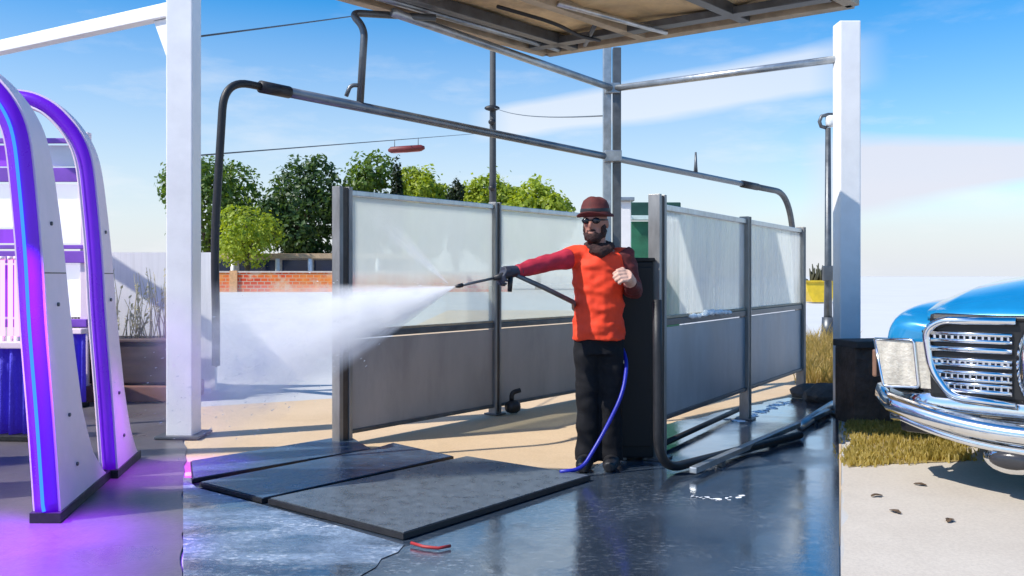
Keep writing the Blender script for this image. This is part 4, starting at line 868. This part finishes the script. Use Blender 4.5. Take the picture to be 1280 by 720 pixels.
# pink light tubes
pinkm = emitter('pink light tube', (1.0,.25,.75), 3.0)
for k, (px, lbl) in enumerate(((3, 'pink light tube at the left picture edge'), (13, 'middle pink light tube beside the nearest arch'), (21, 'pink light tube closest to the nearest arch leg'))):
    q = P(px, 345, 7.3); t = thing('light_tube', lbl, 'light', (q.x, q.y, .02), 0, 'pink light tubes inside the tunnel')
    mb = MB(); mb.tube([V(q.x,q.y,.78), V(q.x,q.y,1.40)], .018, 10); mb.build('tube', pinkm, t)
    mb = MB(); mb.tube([V(q.x,q.y,.022), V(q.x,q.y,.78)], .022, 10); mb.build('stand', lilacp, t)
    mb = MB(); mb.tube([V(q.x,q.y,1.40), V(q.x,q.y,1.43)], .024, 10); mb.build('cap', lilacp, t)
# white frame of the tunnel shelter
WP = V(-2.582, 7.05, 0); WB = V(-7.1, 9.65, 0)
t = thing('shelter_frame', 'white painted steel frame standing behind and above the light arches', 'frame', WP)
mb = MB(); mb.box(WP+V(0,0,1.86), (.205,.205,3.70), None, .01); mb.build('post', whitepaint, t)
mb = MB(); mb.box(WB+V(0,0,1.86), (.205,.205,3.70), None, .01); mb.build('post', whitepaint, t)
wdv = (WB-WP).normalized()
mb = MB(); mb.bar(WP+wdv*.11+V(0,0,3.38), WB-wdv*.11+V(0,0,3.38), .10, .11, .008); mb.build('beam', whitepaint, t)
mb = MB(); gq = WP+wdv*.108; mb.prism([gq+V(0,-.01,3.32), gq+wdv*.24+V(0,-.01,3.32), gq+V(0,-.01,2.84)], V(0,.05,0)); mb.build('gusset', whitepaint, t)
mb = MB(); mb.box(WP+V(0,0,.024), (.34,.34,.02), None, .004); mb.build('base_plate', steel_d, t)
# planter with dry stalks
pc = V(-3.78, 9.25, 0)
t = thing('planter', 'dark brown planter box with dry grey stalks beside the second arch', 'planter', pc)
mb = MB(); mb.box(pc+V(-.25,0,.09), (1.5,.62,.16), None, .012); mb.build('plinth', M('reddish brown step', (.22,.10,.075), .7, 0, .2), t)
mb = MB(); mb.box(pc+V(-.25,0,.40), (1.42,.52,.42), None, .015); pb_ = mb.build('box', M('dark brown boards', (.05,.028,.024), .6, 0, .35, 6, .2, 30, stretch=(.3,1,3)), t)
mb = MB(); mb.box(pc+V(-.25,0,.62), (1.46,.56,.03), None, .008); mb.build('rim', M('brown rim', (.10,.06,.05), .6), pb_)
rn = random.Random(9); vs = []; fs = []; mb = MB()
for k in range(150):
    p = pc+V(rn.uniform(-.85,.42), rn.uniform(-.2,.2), .62); hh = rn.uniform(.15,.75); q = p+V(rn.gauss(0,.10), rn.gauss(0,.06), hh); mb.tube([p, p.lerp(q,.55)+V(rn.gauss(0,.02),0,0), q], [.005,.004,.002], 4)
    for j in range(5):
        r = p.lerp(q, rn.uniform(.4,1)); s = rn.uniform(.008,.022); n0 = V(rn.gauss(0,1),rn.gauss(0,1),rn.gauss(0,1)).normalized(); a_ = n0.orthogonal()*s; b_ = n0.cross(n0.orthogonal())*s*.5
        mb.add([r-a_, r-b_, r+a_, r+b_], [(0,1,2,3)])
st_ = mb.build('stalks', leafmat('grey stalks', (.45,.42,.36), (.62,.59,.52)), t, fix=False); st_['kind'] = 'stuff'
# pale screen added for the white haze beyond the planter
scr = M('pale haze screen', (.84,.84,.85), .6, 0, .06, 14, .1, 20, stretch=(2.5,1,.1), dirt=.25, dirtcol=(.58,.58,.58))
t = thing('haze_screen', 'pale screen added for the white haze beyond the planter', 'screen', (-4.6, 9.85, 0))
for x0_, x1_ in ((-6.9,-5.72), (-5.68,-4.52), (-4.48,-3.30)):
    mb = MB(); n = 22; prof = []
    for k in range(n+1): prof.append(V(x0_+(x1_-x0_)*k/n, 9.85, .03))
    mb.prism(prof+[p+V(0,.03,0) for p in prof[::-1]], (0,0,1.50)); mb.build('panel', scr, t)
for x in (-6.92,-5.70,-4.50,-3.28): mb = MB(); mb.box((x, 9.87, .80), (.045,.06,1.58), None, .004); mb.build('post', whitepaint, t)

# violet glow of the arch lights on the floor (unseen spots added to strengthen it)
def lamp(loc, e, colr, tgt, ang):
    l = bpy.data.lights.new('floor glow spot', 'SPOT'); l.energy = e; l.color = colr; l.spot_size = math.radians(ang); l.spot_blend = .9; l.shadow_soft_size = .08
    o = bpy.data.objects.new('floor_glow_spot', l); COL.objects.link(o); o.location = loc; o.rotation_euler = (Vector(tgt)-Vector(loc)).to_track_quat('-Z', 'Y').to_euler(); o['kind'] = 'structure'
lamp(A0+V(-.12,-.10,1.5), 1000, (.30,.02,1.0), A0+V(-.15,-.55,0), 75)
lamp(A0+ax*1.2+V(.30,.0,1.5), 300, (.42,.05,1.0), A0+ax*1.15+V(.36,.05,0), 46)
